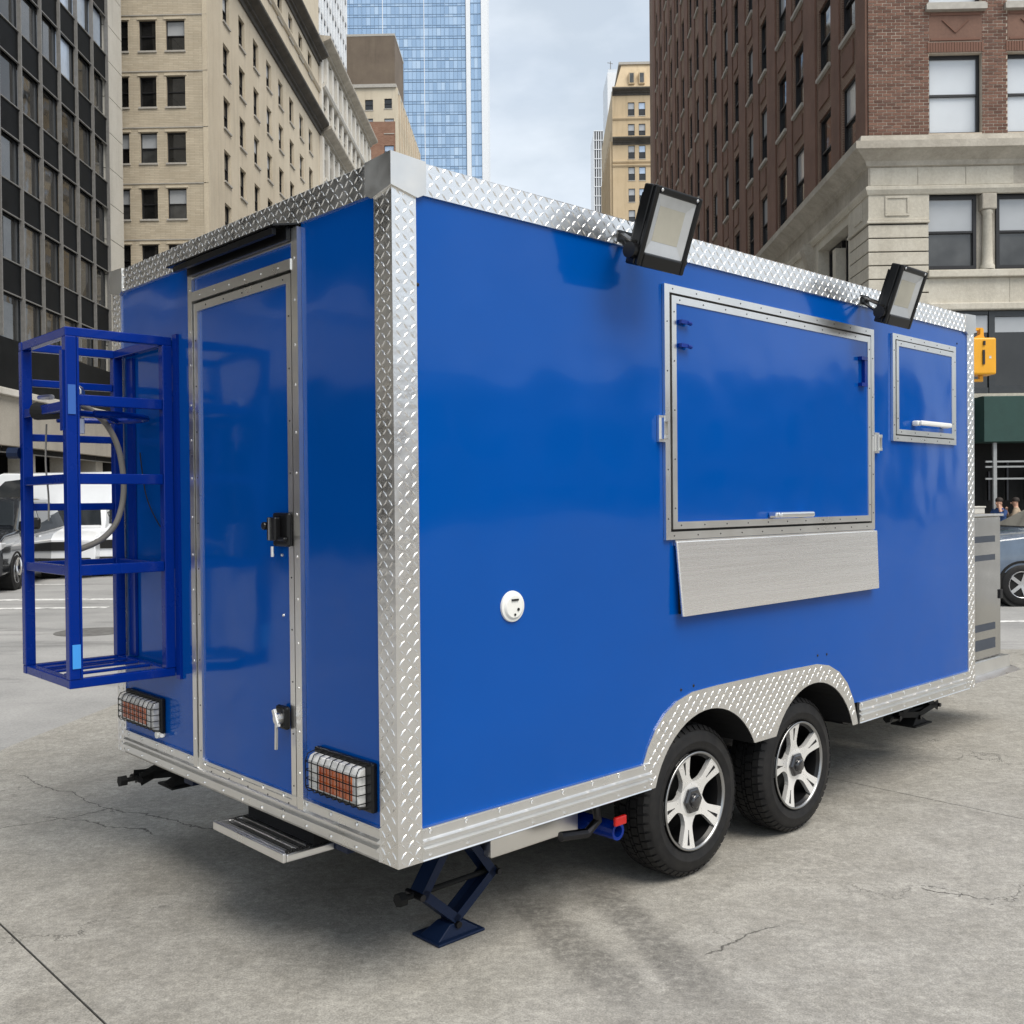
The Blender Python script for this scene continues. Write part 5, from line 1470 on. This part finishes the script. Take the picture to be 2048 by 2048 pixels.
# curved bottle retainer bar
pts = [(xa + 0.02 + 0.34 * i / 10, 1.52 + 0.40 * i / 10 - 0.10 * math.sin(math.pi * i / 10), B + 1.432) for i in range(11)]
MB().tube(pts, 0.012, 8).build('retainer_bar', 'blue_cage_paint', CG)
pts = [(xa + 0.10 + 0.28 * math.cos(t), 1.70 + 0.20 * math.sin(t), B + 1.432) for t in [math.pi * i / 14 - math.pi / 2 for i in range(15)]]
MB().tube(pts, 0.012, 8).build('retainer_bar', 'blue_cage_paint', CG)
# door hasp and tape
MB().box((o1 - 0.006, t0 + 0.02, B + 1.36), (o1 + 0.003, t0 + 0.048, B + 1.66)).build('angle_plate', 'blue_cage_paint', CG)
MB().box((o1 + 0.006, t0 - 0.004, B + 1.420), (o1 + 0.034, t0 - 0.0015, B + 1.530)).build('tape_strip', 'blue_tape_dark', CG)
MB().box((o1 + 0.010, t0 - 0.004, B + 0.470), (o1 + 0.040, t0 - 0.0015, B + 0.560)).build('tape_strip', 'blue_tape', CG)
MB().cyl((o1 - 0.002, t1 - 0.012, B + 1.295), (o1 - 0.035, t1 + 0.02, B + 1.295), 0.024, 10).build('latch_knob', 'blue_dark_paint', CG)
MB().tube([(o1 - 0.01, t1 - 0.01 + 0.028 * math.cos(t), B + 0.835 + 0.034 * math.sin(t)) for t in [2 * math.pi * i / 16 for i in range(17)]], 0.004, 6).build('ring', 'stainless', CG)
# regulator and hose
reg = MB().cyl((-0.36, 1.56, B + 1.515), (-0.33, 1.60, B + 1.515), 0.030, 14).cyl((-0.345, 1.58, B + 1.50), (-0.345, 1.58, B + 1.38), 0.020, 12).box((-0.370, 1.555, B + 1.355), (-0.320, 1.605, B + 1.415)).cyl((-0.345, 1.58, B + 1.355), (-0.345, 1.58, B + 1.31), 0.009, 8).build('gas_regulator', 'stainless', CG, bevel=0.003)
MB().box((-0.365, 1.60, B + 1.32), (-0.325, 1.66, B + 1.40)).build('valve_body', 'blue_dark_paint', CG, bevel=0.004)
MB().cyl((-0.415, 1.80, B + 1.455), (-0.36, 1.66, B + 1.440), 0.036, 14, 0.022).build('hose_coupling', 'black_rough', CG)
MB().cyl((-0.405, 1.66, B + 1.500), (-0.385, 1.86, B + 1.515), 0.010, 8).build('gas_pipe', 'stainless', CG)
H = [(-0.33, 1.64, B + 1.47), (-0.29, 1.66, 1.47 + B), (-0.245, 1.68, B + 1.455), (-0.18, 1.70, B + 1.405), (-0.135, 1.70, B + 1.315), (-0.115, 1.70, B + 1.20), (-0.118, 1.70, B + 1.10), (-0.145, 1.70, B + 1.01), (-0.19, 1.70, B + 0.955), (-0.24, 1.70, B + 0.925), (-0.30, 1.69, B + 0.905), (-0.345, 1.66, B + 0.895)]
# smooth the hose path
def cat(P_, n=6):
    out = []
    P_ = [Vector(p) for p in P_]
    for i in range(len(P_) - 1):
        a, b, c, d = P_[max(i - 1, 0)], P_[i], P_[i + 1], P_[min(i + 2, len(P_) - 1)]
        for k_ in range(n):
            t = k_ / n
            out.append(0.5 * ((2 * b) + (c - a) * t + (2 * a - 5 * b + 4 * c - d) * t * t + (3 * b - a - 3 * c + d) * t ** 3))
    return out + [P_[-1]]
MB().tube(cat(H), 0.012, 10).build('gas_hose', 'grey_hose', CG, smooth=True)
MB().cyl((-0.345, 1.66, B + 0.98), (-0.345, 1.66, B + 0.85), 0.017, 12).build('hose_end', 'stainless', CG)
MB().tube(cat([(-0.40, 1.74, B + 1.40), (-0.405, 1.74, B + 1.25), (-0.398, 1.735, B + 1.12), (-0.40, 1.73, B + 1.02)]), 0.0035, 6).build('cable', 'grey_hose', CG)
MB().tube(cat([(-0.01, 1.78, B + 1.30), (-0.012, 1.72, B + 1.12), (-0.012, 1.60, B + 1.0), (-0.012, 1.52, B + 0.97)]), 0.0025, 6).build('cable', 'black_rough', CG)

# ---- floodlights
def flood(cx, z_top, tilt_off):
    # housing stands on an arm fixed to the roof trim; face looks outwards and down
    top = Vector((cx, -0.262, B + 2.142)); bot = Vector((cx - 0.004, -0.172, B + 1.885))
    up = (top - bot).normalized(); r = Vector((1, 0, 0)); n = r.cross(up); n = n if n.y < 0 else -n      # outward face normal
    ctr = (top + bot) / 2; hh = (top - bot).length / 2; hw = 0.128; dp = 0.055
    def P(a, b, c): return ctr + r * a + up * b + n * c
    def obox(mb, a0, a1, b0, b1, c0_, c1_):
        vs = [P(a, b, c) for c in (c0_, c1_) for a, b in ((a0, b0), (a1, b0), (a1, b1), (a0, b1))]
        mb.add(vs, [(0, 3, 2, 1), (4, 5, 6, 7), (0, 1, 5, 4), (1, 2, 6, 5), (2, 3, 7, 6), (3, 0, 4, 7)])
        return mb
    fl = empty_part('floodlight', T)
    mb = MB()
    obox(mb, -hw, hw, -hh, hh, -dp, -0.012)
    # rim of four bars around the glass, wider at the bottom
    obox(mb, -hw, -hw + 0.022, -hh, hh, -0.012, 0.006); obox(mb, hw - 0.022, hw, -hh, hh, -0.012, 0.006)
    obox(mb, -hw + 0.022, hw - 0.022, hh - 0.024, hh, -0.012, 0.006); obox(mb, -hw + 0.022, hw - 0.022, -hh, -hh + 0.048, -0.012, 0.006)
    mb.build('housing', 'black_plastic', fl, bevel=0.006)
    mb = MB()
    # recessed reflector with sloping sides
    a, b0, b1 = hw - 0.023, -hh + 0.049, hh - 0.025
    i_, j0, j1 = hw - 0.058, -hh + 0.092, hh - 0.062
    vs = [P(-a, b0, -0.002), P(a, b0, -0.002), P(a, b1, -0.002), P(-a, b1, -0.002), P(-i_, j0, -0.0115), P(i_, j0, -0.0115), P(i_, j1, -0.0115), P(-i_, j1, -0.0115)]
    mb.add(vs, [(0, 1, 5, 4), (1, 2, 6, 5), (2, 3, 7, 6), (3, 0, 4, 7)])
    mb.build('reflector', 'reflector_silver', fl, fix=False)
    obox(MB(), -i_, i_, j0, j1, -0.0118, -0.0108).build('led_board', 'led_yellow', fl)
    mb = MB()
    for k_ in range(7): obox(mb, -hw + 0.02 + 0.034 * k_, -hw + 0.026 + 0.034 * k_, -hh + 0.03, hh - 0.03, -dp - 0.018, -dp)
    mb.build('cooling_fin', 'black_plastic', fl)
    mb = MB()
    for s_ in (-1, 1):
        for b_ in (hh - 0.012,): mb.dome(P(s_ * (hw - 0.03), b_, 0.006), n, 0.006, 0.003, 8)
    mb.build('screw', 'aluminium', fl)
    # U bracket and arm from the roof edge
    ax = -hw - 0.010
    mb = MB().bar(P(ax, -0.06, -0.03), Vector((cx + ax * 0.15, -0.012, B + 2.045)), 0.020, 0.007)
    mb.bar(P(-ax, -0.06, -0.03), Vector((cx - ax * 0.15, -0.012, B + 2.045)), 0.020, 0.007)
    mb.bar(P(ax, -0.095, -0.03), Vector((cx + ax * 0.15, -0.012, B + 2.020)), 0.014, 0.007)
    mb.build('mounting_arm', 'black_plastic', fl)
    MB().cyl(P(ax - 0.012, -0.09, -0.03), P(ax + 0.02, -0.09, -0.03), 0.028, 14).cyl(P(-ax - 0.02, -0.09, -0.03), P(-ax + 0.012, -0.09, -0.03), 0.020, 12).build('pivot_knob', 'black_plastic', fl)
    MB().box((cx - 0.035, -0.0095, B + 2.012), (cx + 0.035, -0.016, B + 2.055)).build('base_plate', 'black_plastic', fl)
flood(1.035, 0, 0)
flood(2.805, 0, 0)

# ---- stainless cabinet on the drawbar
cb_ = MB().box((4.16, 0.30, B + 0.020), (5.235, 1.70, B + 0.950)).build('drawbar_cabinet', 'cabinet_steel', T, bevel=0.012)
MB().box((4.15, 0.285, B + 0.951), (5.25, 1.71, B + 0.966)).build('lid', 'aluminium', cb_, bevel=0.004)
for a_, b_ in ((0.782, 0.823), (0.663, 0.700), (0.205, 0.250), (0.082, 0.150)):
    MB().box((4.165, 0.2985, B + a_), (5.13, 0.2965, B + b_)).build('tape_strip', 'grey_tape', cb_)
MB().prism([(0.22, B - 0.085), (0.27, B - 0.062), (1.75, B - 0.062), (1.75, B - 0.085)], 4.07, 5.36, 'x').build('drawbar_deck', 'aluminium', T)
MB().box((4.08, 0.27, B - 0.061), (5.30, 1.70, B + 0.019)).build('cabinet_base', 'aluminium', T)
MB().box((5.20, 0.29, B + 0.40), (5.24, 0.2995, B + 0.46)).build('cabinet_hinge', 'dark_metal', cb_)
MB().bar((4.0, 0.7, B - 0.13), (5.9, W_ / 2, B - 0.13), 0.07, 0.08).bar((4.0, W_ - 0.7, B - 0.13), (5.9, W_ / 2, B - 0.13), 0.07, 0.08).build('drawbar', 'blue_dark_paint', T)
MB().cyl((5.8, W_ / 2, 0.08), (5.8, W_ / 2, B), 0.03, 12).cyl((5.8, W_ / 2 - 0.03, 0.08), (5.8, W_ / 2 + 0.03, 0.08), 0.08, 16).build('jockey_wheel', 'black_rough', T)

# ================================================================== VEHICLES, PEOPLE, SIGNAL
def car(name, label, cat_, loc, rz, prof, width, mat, wheels, wr=0.33, group=None, glass_side=None, windshield=None, lower=0.22, lights=True, belt=None):
    """prof: side outline stations (x, z_belt, z_top, inset) from nose (x=0) to tail; nose looks along -x"""
    o = thing(name, label, cat_, loc, rz, group)
    mb = MB(); rings = []
    hw = width / 2
    for (x, zb_, zt, tw) in prof:
        ring = [(x, -hw * 0.86, lower), (x, -hw * 0.98, lower + 0.10), (x, -hw, (lower + zb_) * 0.55), (x, -hw * 0.965, zb_), (x, -hw * tw, zt - 0.03), (x, -hw * tw * 0.85, zt),
                (x, hw * tw * 0.85, zt), (x, hw * tw, zt - 0.03), (x, hw * 0.965, zb_), (x, hw, (lower + zb_) * 0.55), (x, hw * 0.98, lower + 0.10), (x, hw * 0.86, lower)]
        rings.append(ring)
    n = 12
    vs = [v for R in rings for v in R]
    fs = [(i * n + j, i * n + (j + 1) % n, (i + 1) * n + (j + 1) % n, (i + 1) * n + j) for i in range(len(rings) - 1) for j in range(n)]
    fs += [tuple(range(n)), tuple(range(len(rings) * n - 1, (len(rings) - 1) * n - 1, -1))]
    body = mb.add(vs, fs).build('body', mat, o)
    smooth_by_angle(body, 28)
    b_ = body.modifiers.new('bevel', 'BEVEL'); b_.width = 0.02; b_.segments = 2; b_.limit_method = 'ANGLE'; b_.angle_limit = math.radians(40)
    def stn(x):
        for i in range(len(prof) - 1):
            if prof[i][0] <= x <= prof[i + 1][0]:
                t = (x - prof[i][0]) / max(1e-6, prof[i + 1][0] - prof[i][0])
                return [prof[i][k_] + (prof[i + 1][k_] - prof[i][k_]) * t for k_ in range(1, 4)]
        return prof[-1][1:]
    # side windows
    for (xa_, xb_) in glass_side or []:
        for s_ in (-1, 1):
            q = []
            for x, f0 in ((xa_, 0.08), (xb_, 0.08), (xb_, 0.88), (xa_, 0.88)):
                zb_, zt, tw = stn(x)
                f = f0
                y = hw * (0.965 + (tw - 0.965) * f) + 0.006; z_ = zb_ + (zt - 0.03 - zb_) * f
                q.append((x, s_ * y, z_))
            q2 = [(a, b - s_ * 0.02, c) for a, b, c in q]
            MB().add(q + q2, [(0, 1, 2, 3), (4, 7, 6, 5), (0, 4, 5, 1), (1, 5, 6, 2), (2, 6, 7, 3), (3, 7, 4, 0)]).build('side_window', 'car_glass', o)
    if windshield:
        xa_, xb_ = windshield
        q = []
        for x, w_s, f in ((xa_, 0.88, 0.06), (xa_, -0.88, 0.06), (xb_, -0.84, 0.97), (xb_, 0.84, 0.97)):
            zb_, zt, tw = stn(x)
            q.append((x - 0.012, hw * w_s * (tw if f > 0.5 else 0.95), zt + 0.010))
        q2 = [(a + 0.02, b, c - 0.02) for a, b, c in q]
        MB().add(q + q2, [(0, 1, 2, 3), (4, 7, 6, 5), (0, 4, 5, 1), (1, 5, 6, 2), (2, 6, 7, 3), (3, 7, 4, 0)]).build('windshield', 'car_glass', o)
    for x in wheels:
        for s_ in (-1, 1):
            w = empty_part('wheel', o, (x, s_ * (hw - 0.10), wr))
            MB().lathe([(wr * 0.62, -0.10), (wr * 0.9, -0.108), (wr, -0.08), (wr, 0.08), (wr * 0.9, 0.108), (wr * 0.62, 0.10)], (0, 0, 0), 'y', 32).build('tyre', 'tyre_rubber', w, smooth=True)
            mb = MB(); mb.lathe([(wr * 0.62, s_ * 0.09), (wr * 0.56, s_ * 0.05), (0, s_ * 0.05)], (0, 0, 0), 'y', 24)
            mb.build('rim', 'black_plastic', w)
            mb = MB()
            for i in range(5):
                t = 2 * math.pi * i / 5
                mb.bar((0, s_ * 0.085, 0), (wr * 0.6 * math.cos(t), s_ * 0.095, wr * 0.6 * math.sin(t)), wr * 0.17, 0.02, (0, 1, 0))
            mb.lathe([(wr * 0.60, s_ * 0.104), (wr * 0.63, s_ * 0.108), (wr * 0.65, s_ * 0.10)], (0, 0, 0), 'y', 28)
            mb.build('spokes', 'alloy', w)
            MB().lathe([(wr * 1.04, s_ * 0.106), (wr * 1.13, s_ * 0.110), (wr * 1.16, s_ * 0.095)], (x, s_ * (hw - 0.10), wr), 'y', 32).build('wheel_arch', 'black_rough', o)
            # dark opening behind the tyre
            MB().lathe([(0.0, s_ * 0.085), (wr * 1.12, s_ * 0.085), (wr * 1.12, -s_ * 0.15)], (x, s_ * (hw - 0.10 + 0.005), wr), 'y', 24).build('wheel_well', 'shop_dark', o)
    if lights:
        x0 = prof[0][0]; zb0 = prof[0][1]
        for s_ in (-1, 1):
            MB().box((x0 - 0.03, s_ * hw * 0.58, zb0 - 0.16), (x0 + 0.28, s_ * hw * 0.985, zb0 - 0.02)).build('headlight', 'lamp_glass', o, bevel=0.03)
        MB().box((x0 - 0.035, -hw * 0.52, zb0 - 0.22), (x0 + 0.05, hw * 0.52, zb0 - 0.04)).build('grille', 'black_rough', o, bevel=0.01)
        MB().box((x0 - 0.05, -hw * 0.9, lower + 0.02), (x0 + 0.10, hw * 0.9, lower + 0.20)).build('bumper', 'black_rough', o, bevel=0.03)
    if windshield:
        for s_ in (-1, 1):
            x = windshield[0] + 0.35
            zb_, zt, tw = stn(x)
            MB().box((x, s_ * (hw * 0.98), zb_ + 0.0), (x + 0.12, s_ * (hw + 0.22), zb_ + 0.22)).build('mirror', 'black_plastic', o, bevel=0.04)
    for x in (glass_side or [])[:1]:
        for s_ in (-1, 1):
            MB().box((x[1] - 0.25, s_ * (hw + 0.012), prof[3][1] - 0.16), (x[1] - 0.08, s_ * (hw - 0.02), prof[3][1] - 0.12)).build('door_handle', 'aluminium', o)
    return o

suv_prof = [(0, 0.92, 0.93, 0.9), (0.25, 1.02, 1.04, 0.9), (1.1, 1.08, 1.13, 0.92), (1.15, 1.08, 1.14, 0.92), (1.85, 1.10, 1.66, 0.80), (2.2, 1.10, 1.72, 0.80), (3.8, 1.12, 1.72, 0.80), (4.5, 1.12, 1.50, 0.82), (4.75, 1.08, 1.10, 0.92)]
van_prof = [(0, 1.05, 1.06, 0.92), (0.2, 1.12, 1.16, 0.92), (0.85, 1.22, 1.30, 0.92), (0.9, 1.22, 1.32, 0.92), (1.7, 1.25, 2.02, 0.86), (2.0, 1.25, 2.14, 0.86), (5.6, 1.25, 2.16, 0.86), (5.8, 1.25, 2.10, 0.86)]
sed_prof = [(0, 0.78, 0.80, 0.9), (0.25, 0.86, 0.90, 0.9), (1.1, 0.94, 1.00, 0.92), (1.2, 0.94, 1.02, 0.92), (1.95, 0.97, 1.42, 0.78), (2.3, 0.97, 1.46, 0.78), (3.2, 0.97, 1.42, 0.78), (3.9, 0.97, 1.10, 0.88), (4.5, 0.92, 0.95, 0.9)]
pS = at(-40, 1178, 18.4)
car('black_suv', 'glossy black SUV parked at the left edge, seen through the blue cage', 'suv', (at(-52, 1178, 18.3).x, 18.3 + 0.9, 0), math.radians(8), [(a, b * 0.97, c * 0.97, d) for a, b, c, d in suv_prof], 1.85, 'car_black', (0.85, 3.75), 0.32, glass_side=((1.75, 2.55), (2.65, 3.6)), windshield=(1.2, 1.82), group=None)
def put(o, rz, local, px, py_, Y):      # move so that a local point stands at the given spot
    p = at(px, py_, Y); c_, s_ = math.cos(rz), math.sin(rz)
    o.rotation_euler = (0, 0, rz); o.location = (p.x - (c_ * local[0] - s_ * local[1]), Y - (s_ * local[0] + c_ * local[1]), 0)
put(bpy.data.objects['black_suv'], math.radians(101), (0.85, -0.92), 34, 1150, 18.3)
car('white_cargo_van', 'large white high-roof cargo van behind the black SUV', 'van', (at(0, 1160, 24).x - 1.75, 24.5, 0), 0, [(a, b * 1.02, c * 1.06, d) for a, b, c, d in van_prof], 2.0, 'car_white', (0.95, 4.6), 0.35, glass_side=((1.75, 2.6),), windshield=(0.95, 1.68))
car('white_car', 'white car with black mirrors parked behind the black SUV, nose toward it', 'car', (at(76, 1150, 21.2).x, 21.2 + 0.6, 0), math.radians(26), [(a, b * 1.02, c * 1.02, d) for a, b, c, d in sed_prof], 1.78, 'car_white', (0.85, 3.6), 0.32, glass_side=((1.9, 2.5), (2.6, 3.3)), windshield=(1.25, 1.92))
car('white_hatchback', 'white vehicle with its headlight showing just left of the trailer corner', 'car', (at(158, 1150, 20.6).x, 20.6 + 0.6, 0), math.radians(24), [(a, b * 1.04, c * 1.04, d) for a, b, c, d in sed_prof], 1.78, 'car_white', (0.85, 3.6), 0.32, glass_side=((1.9, 2.5), (2.6, 3.3)), windshield=(1.25, 1.92))
put(bpy.data.objects['white_car'], math.radians(100), (0.1, 0.0), 102, 1100, 20.8)
put(bpy.data.objects['white_hatchback'], math.radians(100), (0.1, 0.0), 210, 1100, 21.4)
# blue-grey car at the right edge, nose to the left
car('blue_grey_car', 'blue grey car with white hood at the right edge beside the steel cabinet', 'car', (at(2043, 1200, 14.0).x - 0.86, 14.0 + 0.86, 0), 0, [(a, b * 1.02, c * 1.02, d) for a, b, c, d in sed_prof], 1.76, 'car_blue_grey', (0.86, 3.6), 0.29, glass_side=((1.9, 2.5), (2.6, 3.3)), windshield=(1.25, 1.92))

# ---- pedestrian signal on a post
sg = thing('pedestrian_signal', 'yellow pedestrian signal box on a post behind the trailer front corner', 'traffic signal', (at(1922, 700, 12).x, 12.1, 0))
p0 = at(1944, 676, 12); p1 = at(1991, 749, 12)
ox = sg.location.x; oy = 12.1
MB().cyl((0, 0, 0), (0, 0, 3.62), 0.055, 14).build('post', 'galv', sg)
hsg = MB().box((p0.x - ox - 0.02, p0.y - oy - 0.03, p1.z), (p1.x - ox, p0.y - oy + 0.20, p0.z)).build('housing', 'signal_yellow', sg, bevel=0.02)
c_ = (p0.x - ox - 0.02 + p1.x - ox) / 2
MB().box((c_ - 0.02, -0.145, (p0.z + p1.z) / 2 - 0.10), (c_ + 0.005, -0.131, (p0.z + p1.z) / 2 + 0.07)).build('vent_slot', 'dark_metal', hsg)
MB().box((c_ - 0.012, -0.145, p0.z - 0.09), (c_ + 0.012, -0.131, p0.z - 0.04)).build('latch', 'dark_metal', hsg)
MB().box((c_ + 0.06, -0.1325, (p0.z + p1.z) / 2 - 0.03), (c_ + 0.085, -0.1305, (p0.z + p1.z) / 2)).build('label_plate', 'tail_lens_clear', hsg)
MB().prism([(c_ - 0.09, p0.z + 0.003), (c_ + 0.045, p0.z + 0.003), (c_ + 0.03, p0.z + 0.03), (c_ + 0.03, p0.z + 0.11), (c_ - 0.01, p0.z + 0.12), (c_ - 0.01, p0.z + 0.05)], -0.06, 0.03, 'y').build('bracket', 'signal_yellow', sg)
MB().box((0, -0.04, p0.z + 0.10), (c_ + 0.03, 0.01, p0.z + 0.13)).build('bracket_arm', 'signal_yellow', sg)
MB().box((0, -0.04, p1.z - 0.075), (c_ + 0.03, 0.01, p1.z - 0.045)).box((c_ - 0.01, -0.04, p1.z - 0.045), (c_ + 0.03, 0.01, p1.z - 0.003)).build('bracket_arm', 'signal_yellow', sg)

# ---- people sitting outside the shop
def person(label, loc, rz, shirt, pose, hair='hair_dark', trousers='trousers'):
    o = thing('person', label, 'person', loc, rz)
    # joints: seated figure facing +x
    J = {'pelvis': (0, 0, 0.52, .15), 'chest': (0.04, 0, 0.86, .16), 'neckb': (0.05, 0, 1.03, .085), 'neck': (0.06, 0, 1.10, .055), 'head': (0.08, 0, 1.20, .090), 'crown': (0.075, 0, 1.29, .075),
         'hl': (0, 0.10, 0.50, .10), 'kl': (0.44, 0.13, 0.50, .075), 'al': (0.46, 0.13, 0.09, .045), 'tl': (0.62, 0.13, 0.05, .04),
         'hr': (0, -0.10, 0.50, .10), 'kr': (0.44, -0.13, 0.50, .075), 'ar': (0.46, -0.13, 0.09, .045), 'tr': (0.62, -0.13, 0.05, .04)}
    J.update(pose)
    E_ = [('pelvis', 'chest'), ('chest', 'neckb'), ('neckb', 'neck'), ('neck', 'head'), ('head', 'crown'), ('pelvis', 'hl'), ('hl', 'kl'), ('kl', 'al'), ('al', 'tl'), ('pelvis', 'hr'), ('hr', 'kr'), ('kr', 'ar'), ('ar', 'tr'),
          ('neckb', 'sl'), ('sl', 'el'), ('el', 'wl'), ('wl', 'fl'), ('neckb', 'sr'), ('sr', 'er'), ('er', 'wr'), ('wr', 'fr')]
    names = list(J); me = bpy.data.meshes.new('body')
    me.from_pydata([J[n][:3] for n in names], [(names.index(a), names.index(b)) for a, b in E_], [])
    tmp = bpy.data.objects.new('tmp_body', me); C.objects.link(tmp)
    tmp.modifiers.new('skin', 'SKIN'); sv = me.skin_vertices[0].data
    for i, n in enumerate(names): sv[i].radius = (J[n][3], J[n][3] * 0.95)
    sv[0].use_root = True
    ss = tmp.modifiers.new('sub', 'SUBSURF'); ss.levels = 2; ss.render_levels = 2
    dg = bpy.context.evaluated_depsgraph_get()
    ev = bpy.data.meshes.new_from_object(tmp.evaluated_get(dg))
    bpy.data.objects.remove(tmp)
    ev.materials.clear()
    for m in ('skin', shirt, trousers): ev.materials.append(M[m])
    hands = [Vector(J['wl'][:3]), Vector(J['wr'][:3]), Vector(J['fl'][:3]), Vector(J['fr'][:3])]
    for p in ev.polygons:
        c = p.center
        low = c.z < 0.60
        hand = min((c - h_).length for h_ in hands) < 0.12
        p.material_index = 0 if (c.z > 1.085 or hand) else (2 if low else 1)
        p.use_smooth = True
    link('body', ev, o)
    mb = MB(); hx, hy, hz_ = J['crown'][:3]
    mb.lathe([(0.093, -0.035), (0.096, 0.0), (0.085, 0.04), (0.05, 0.068), (0.0, 0.078)], (hx - 0.012, hy, hz_ - 0.01), 'z', 18)
    mb.build('hair', hair, o, smooth=True)
    MB().box((J['head'][0] + 0.075, hy - 0.012, J['head'][2] - 0.02), (J['head'][0] + 0.108, hy + 0.012, J['head'][2] + 0.02)).build('nose', 'skin', o, bevel=0.006)
    for s_ in (-1, 1): MB().dome((J['head'][0], hy + s_ * 0.085, J['head'][2]), (0, s_, 0), 0.022, 0.012, 8).build('ear', 'skin', o)
    return o
py = 26.2
A_pose = {'sl': (0.05, 0.19, 0.98, .065), 'el': (0.24, 0.24, 0.84, .048), 'wl': (0.20, 0.12, 1.08, .034), 'fl': (0.17, 0.09, 1.18, .04),
          'sr': (0.05, -0.19, 0.98, .065), 'er': (0.18, -0.26, 0.74, .048), 'wr': (0.40, -0.16, 0.72, .034), 'fr': (0.48, -0.14, 0.73, .035)}
B_pose = {'sl': (0.05, 0.19, 0.98, .065), 'el': (0.16, 0.26, 0.74, .048), 'wl': (0.38, 0.16, 0.74, .034), 'fl': (0.46, 0.14, 0.76, .035),
          'sr': (0.05, -0.19, 0.98, .065), 'er': (0.24, -0.24, 0.80, .048), 'wr': (0.30, -0.14, 1.00, .034), 'fr': (0.28, -0.10, 1.10, .04)}
person('seated person in a blue shirt, hand raised to the face, behind the blue grey car', (at(2002, 1040, py).x, py, 0.13), math.radians(205), 'blue_shirt', A_pose)
person('seated person in tan clothes at the right edge, behind the blue grey car', (at(2037, 1040, py + 0.4).x, py + 0.4, 0.13), math.radians(150), 'tan_shirt', B_pose)
def chair(x, y, rz, label):
    o = thing('chair', label, 'chair', (x, y, 0.13), rz, 'chairs outside the shop')
    MB().box((-0.22, -0.22, 0.40), (0.22, 0.22, 0.43)).build('seat', 'dark_metal', o)
    MB().box((-0.24, -0.21, 0.45), (-0.21, 0.21, 0.85)).build('backrest', 'dark_metal', o)
    for a_ in (-0.2, 0.2):
        for b_ in (-0.2, 0.2): MB().box((a_ - 0.015, b_ - 0.015, 0), (a_ + 0.015, b_ + 0.015, 0.399)).build('leg', 'dark_metal', o)
chair(at(2002, 1040, py).x, py, math.radians(205), 'dark metal chair under the person in the blue shirt')
chair(at(2037, 1040, py + 0.4).x, py + 0.4, math.radians(150), 'dark metal chair under the person in tan clothes')
# pale planter box
px_ = at(1951, 1030, 25.2)
pl_ = thing('planter', 'pale planter box on the sidewalk behind the steel cabinet', 'planter', (px_.x, 25.2, 0.13))
MB().box((-0.16, -0.16, 0), (0.16, 0.16, 1.10)).build('box', 'white_stone', pl_, bevel=0.015)
MB().box((-0.18, -0.18, 1.101), (0.18, 0.18, 1.14)).build('rim', 'white_stone', pl_, bevel=0.01)
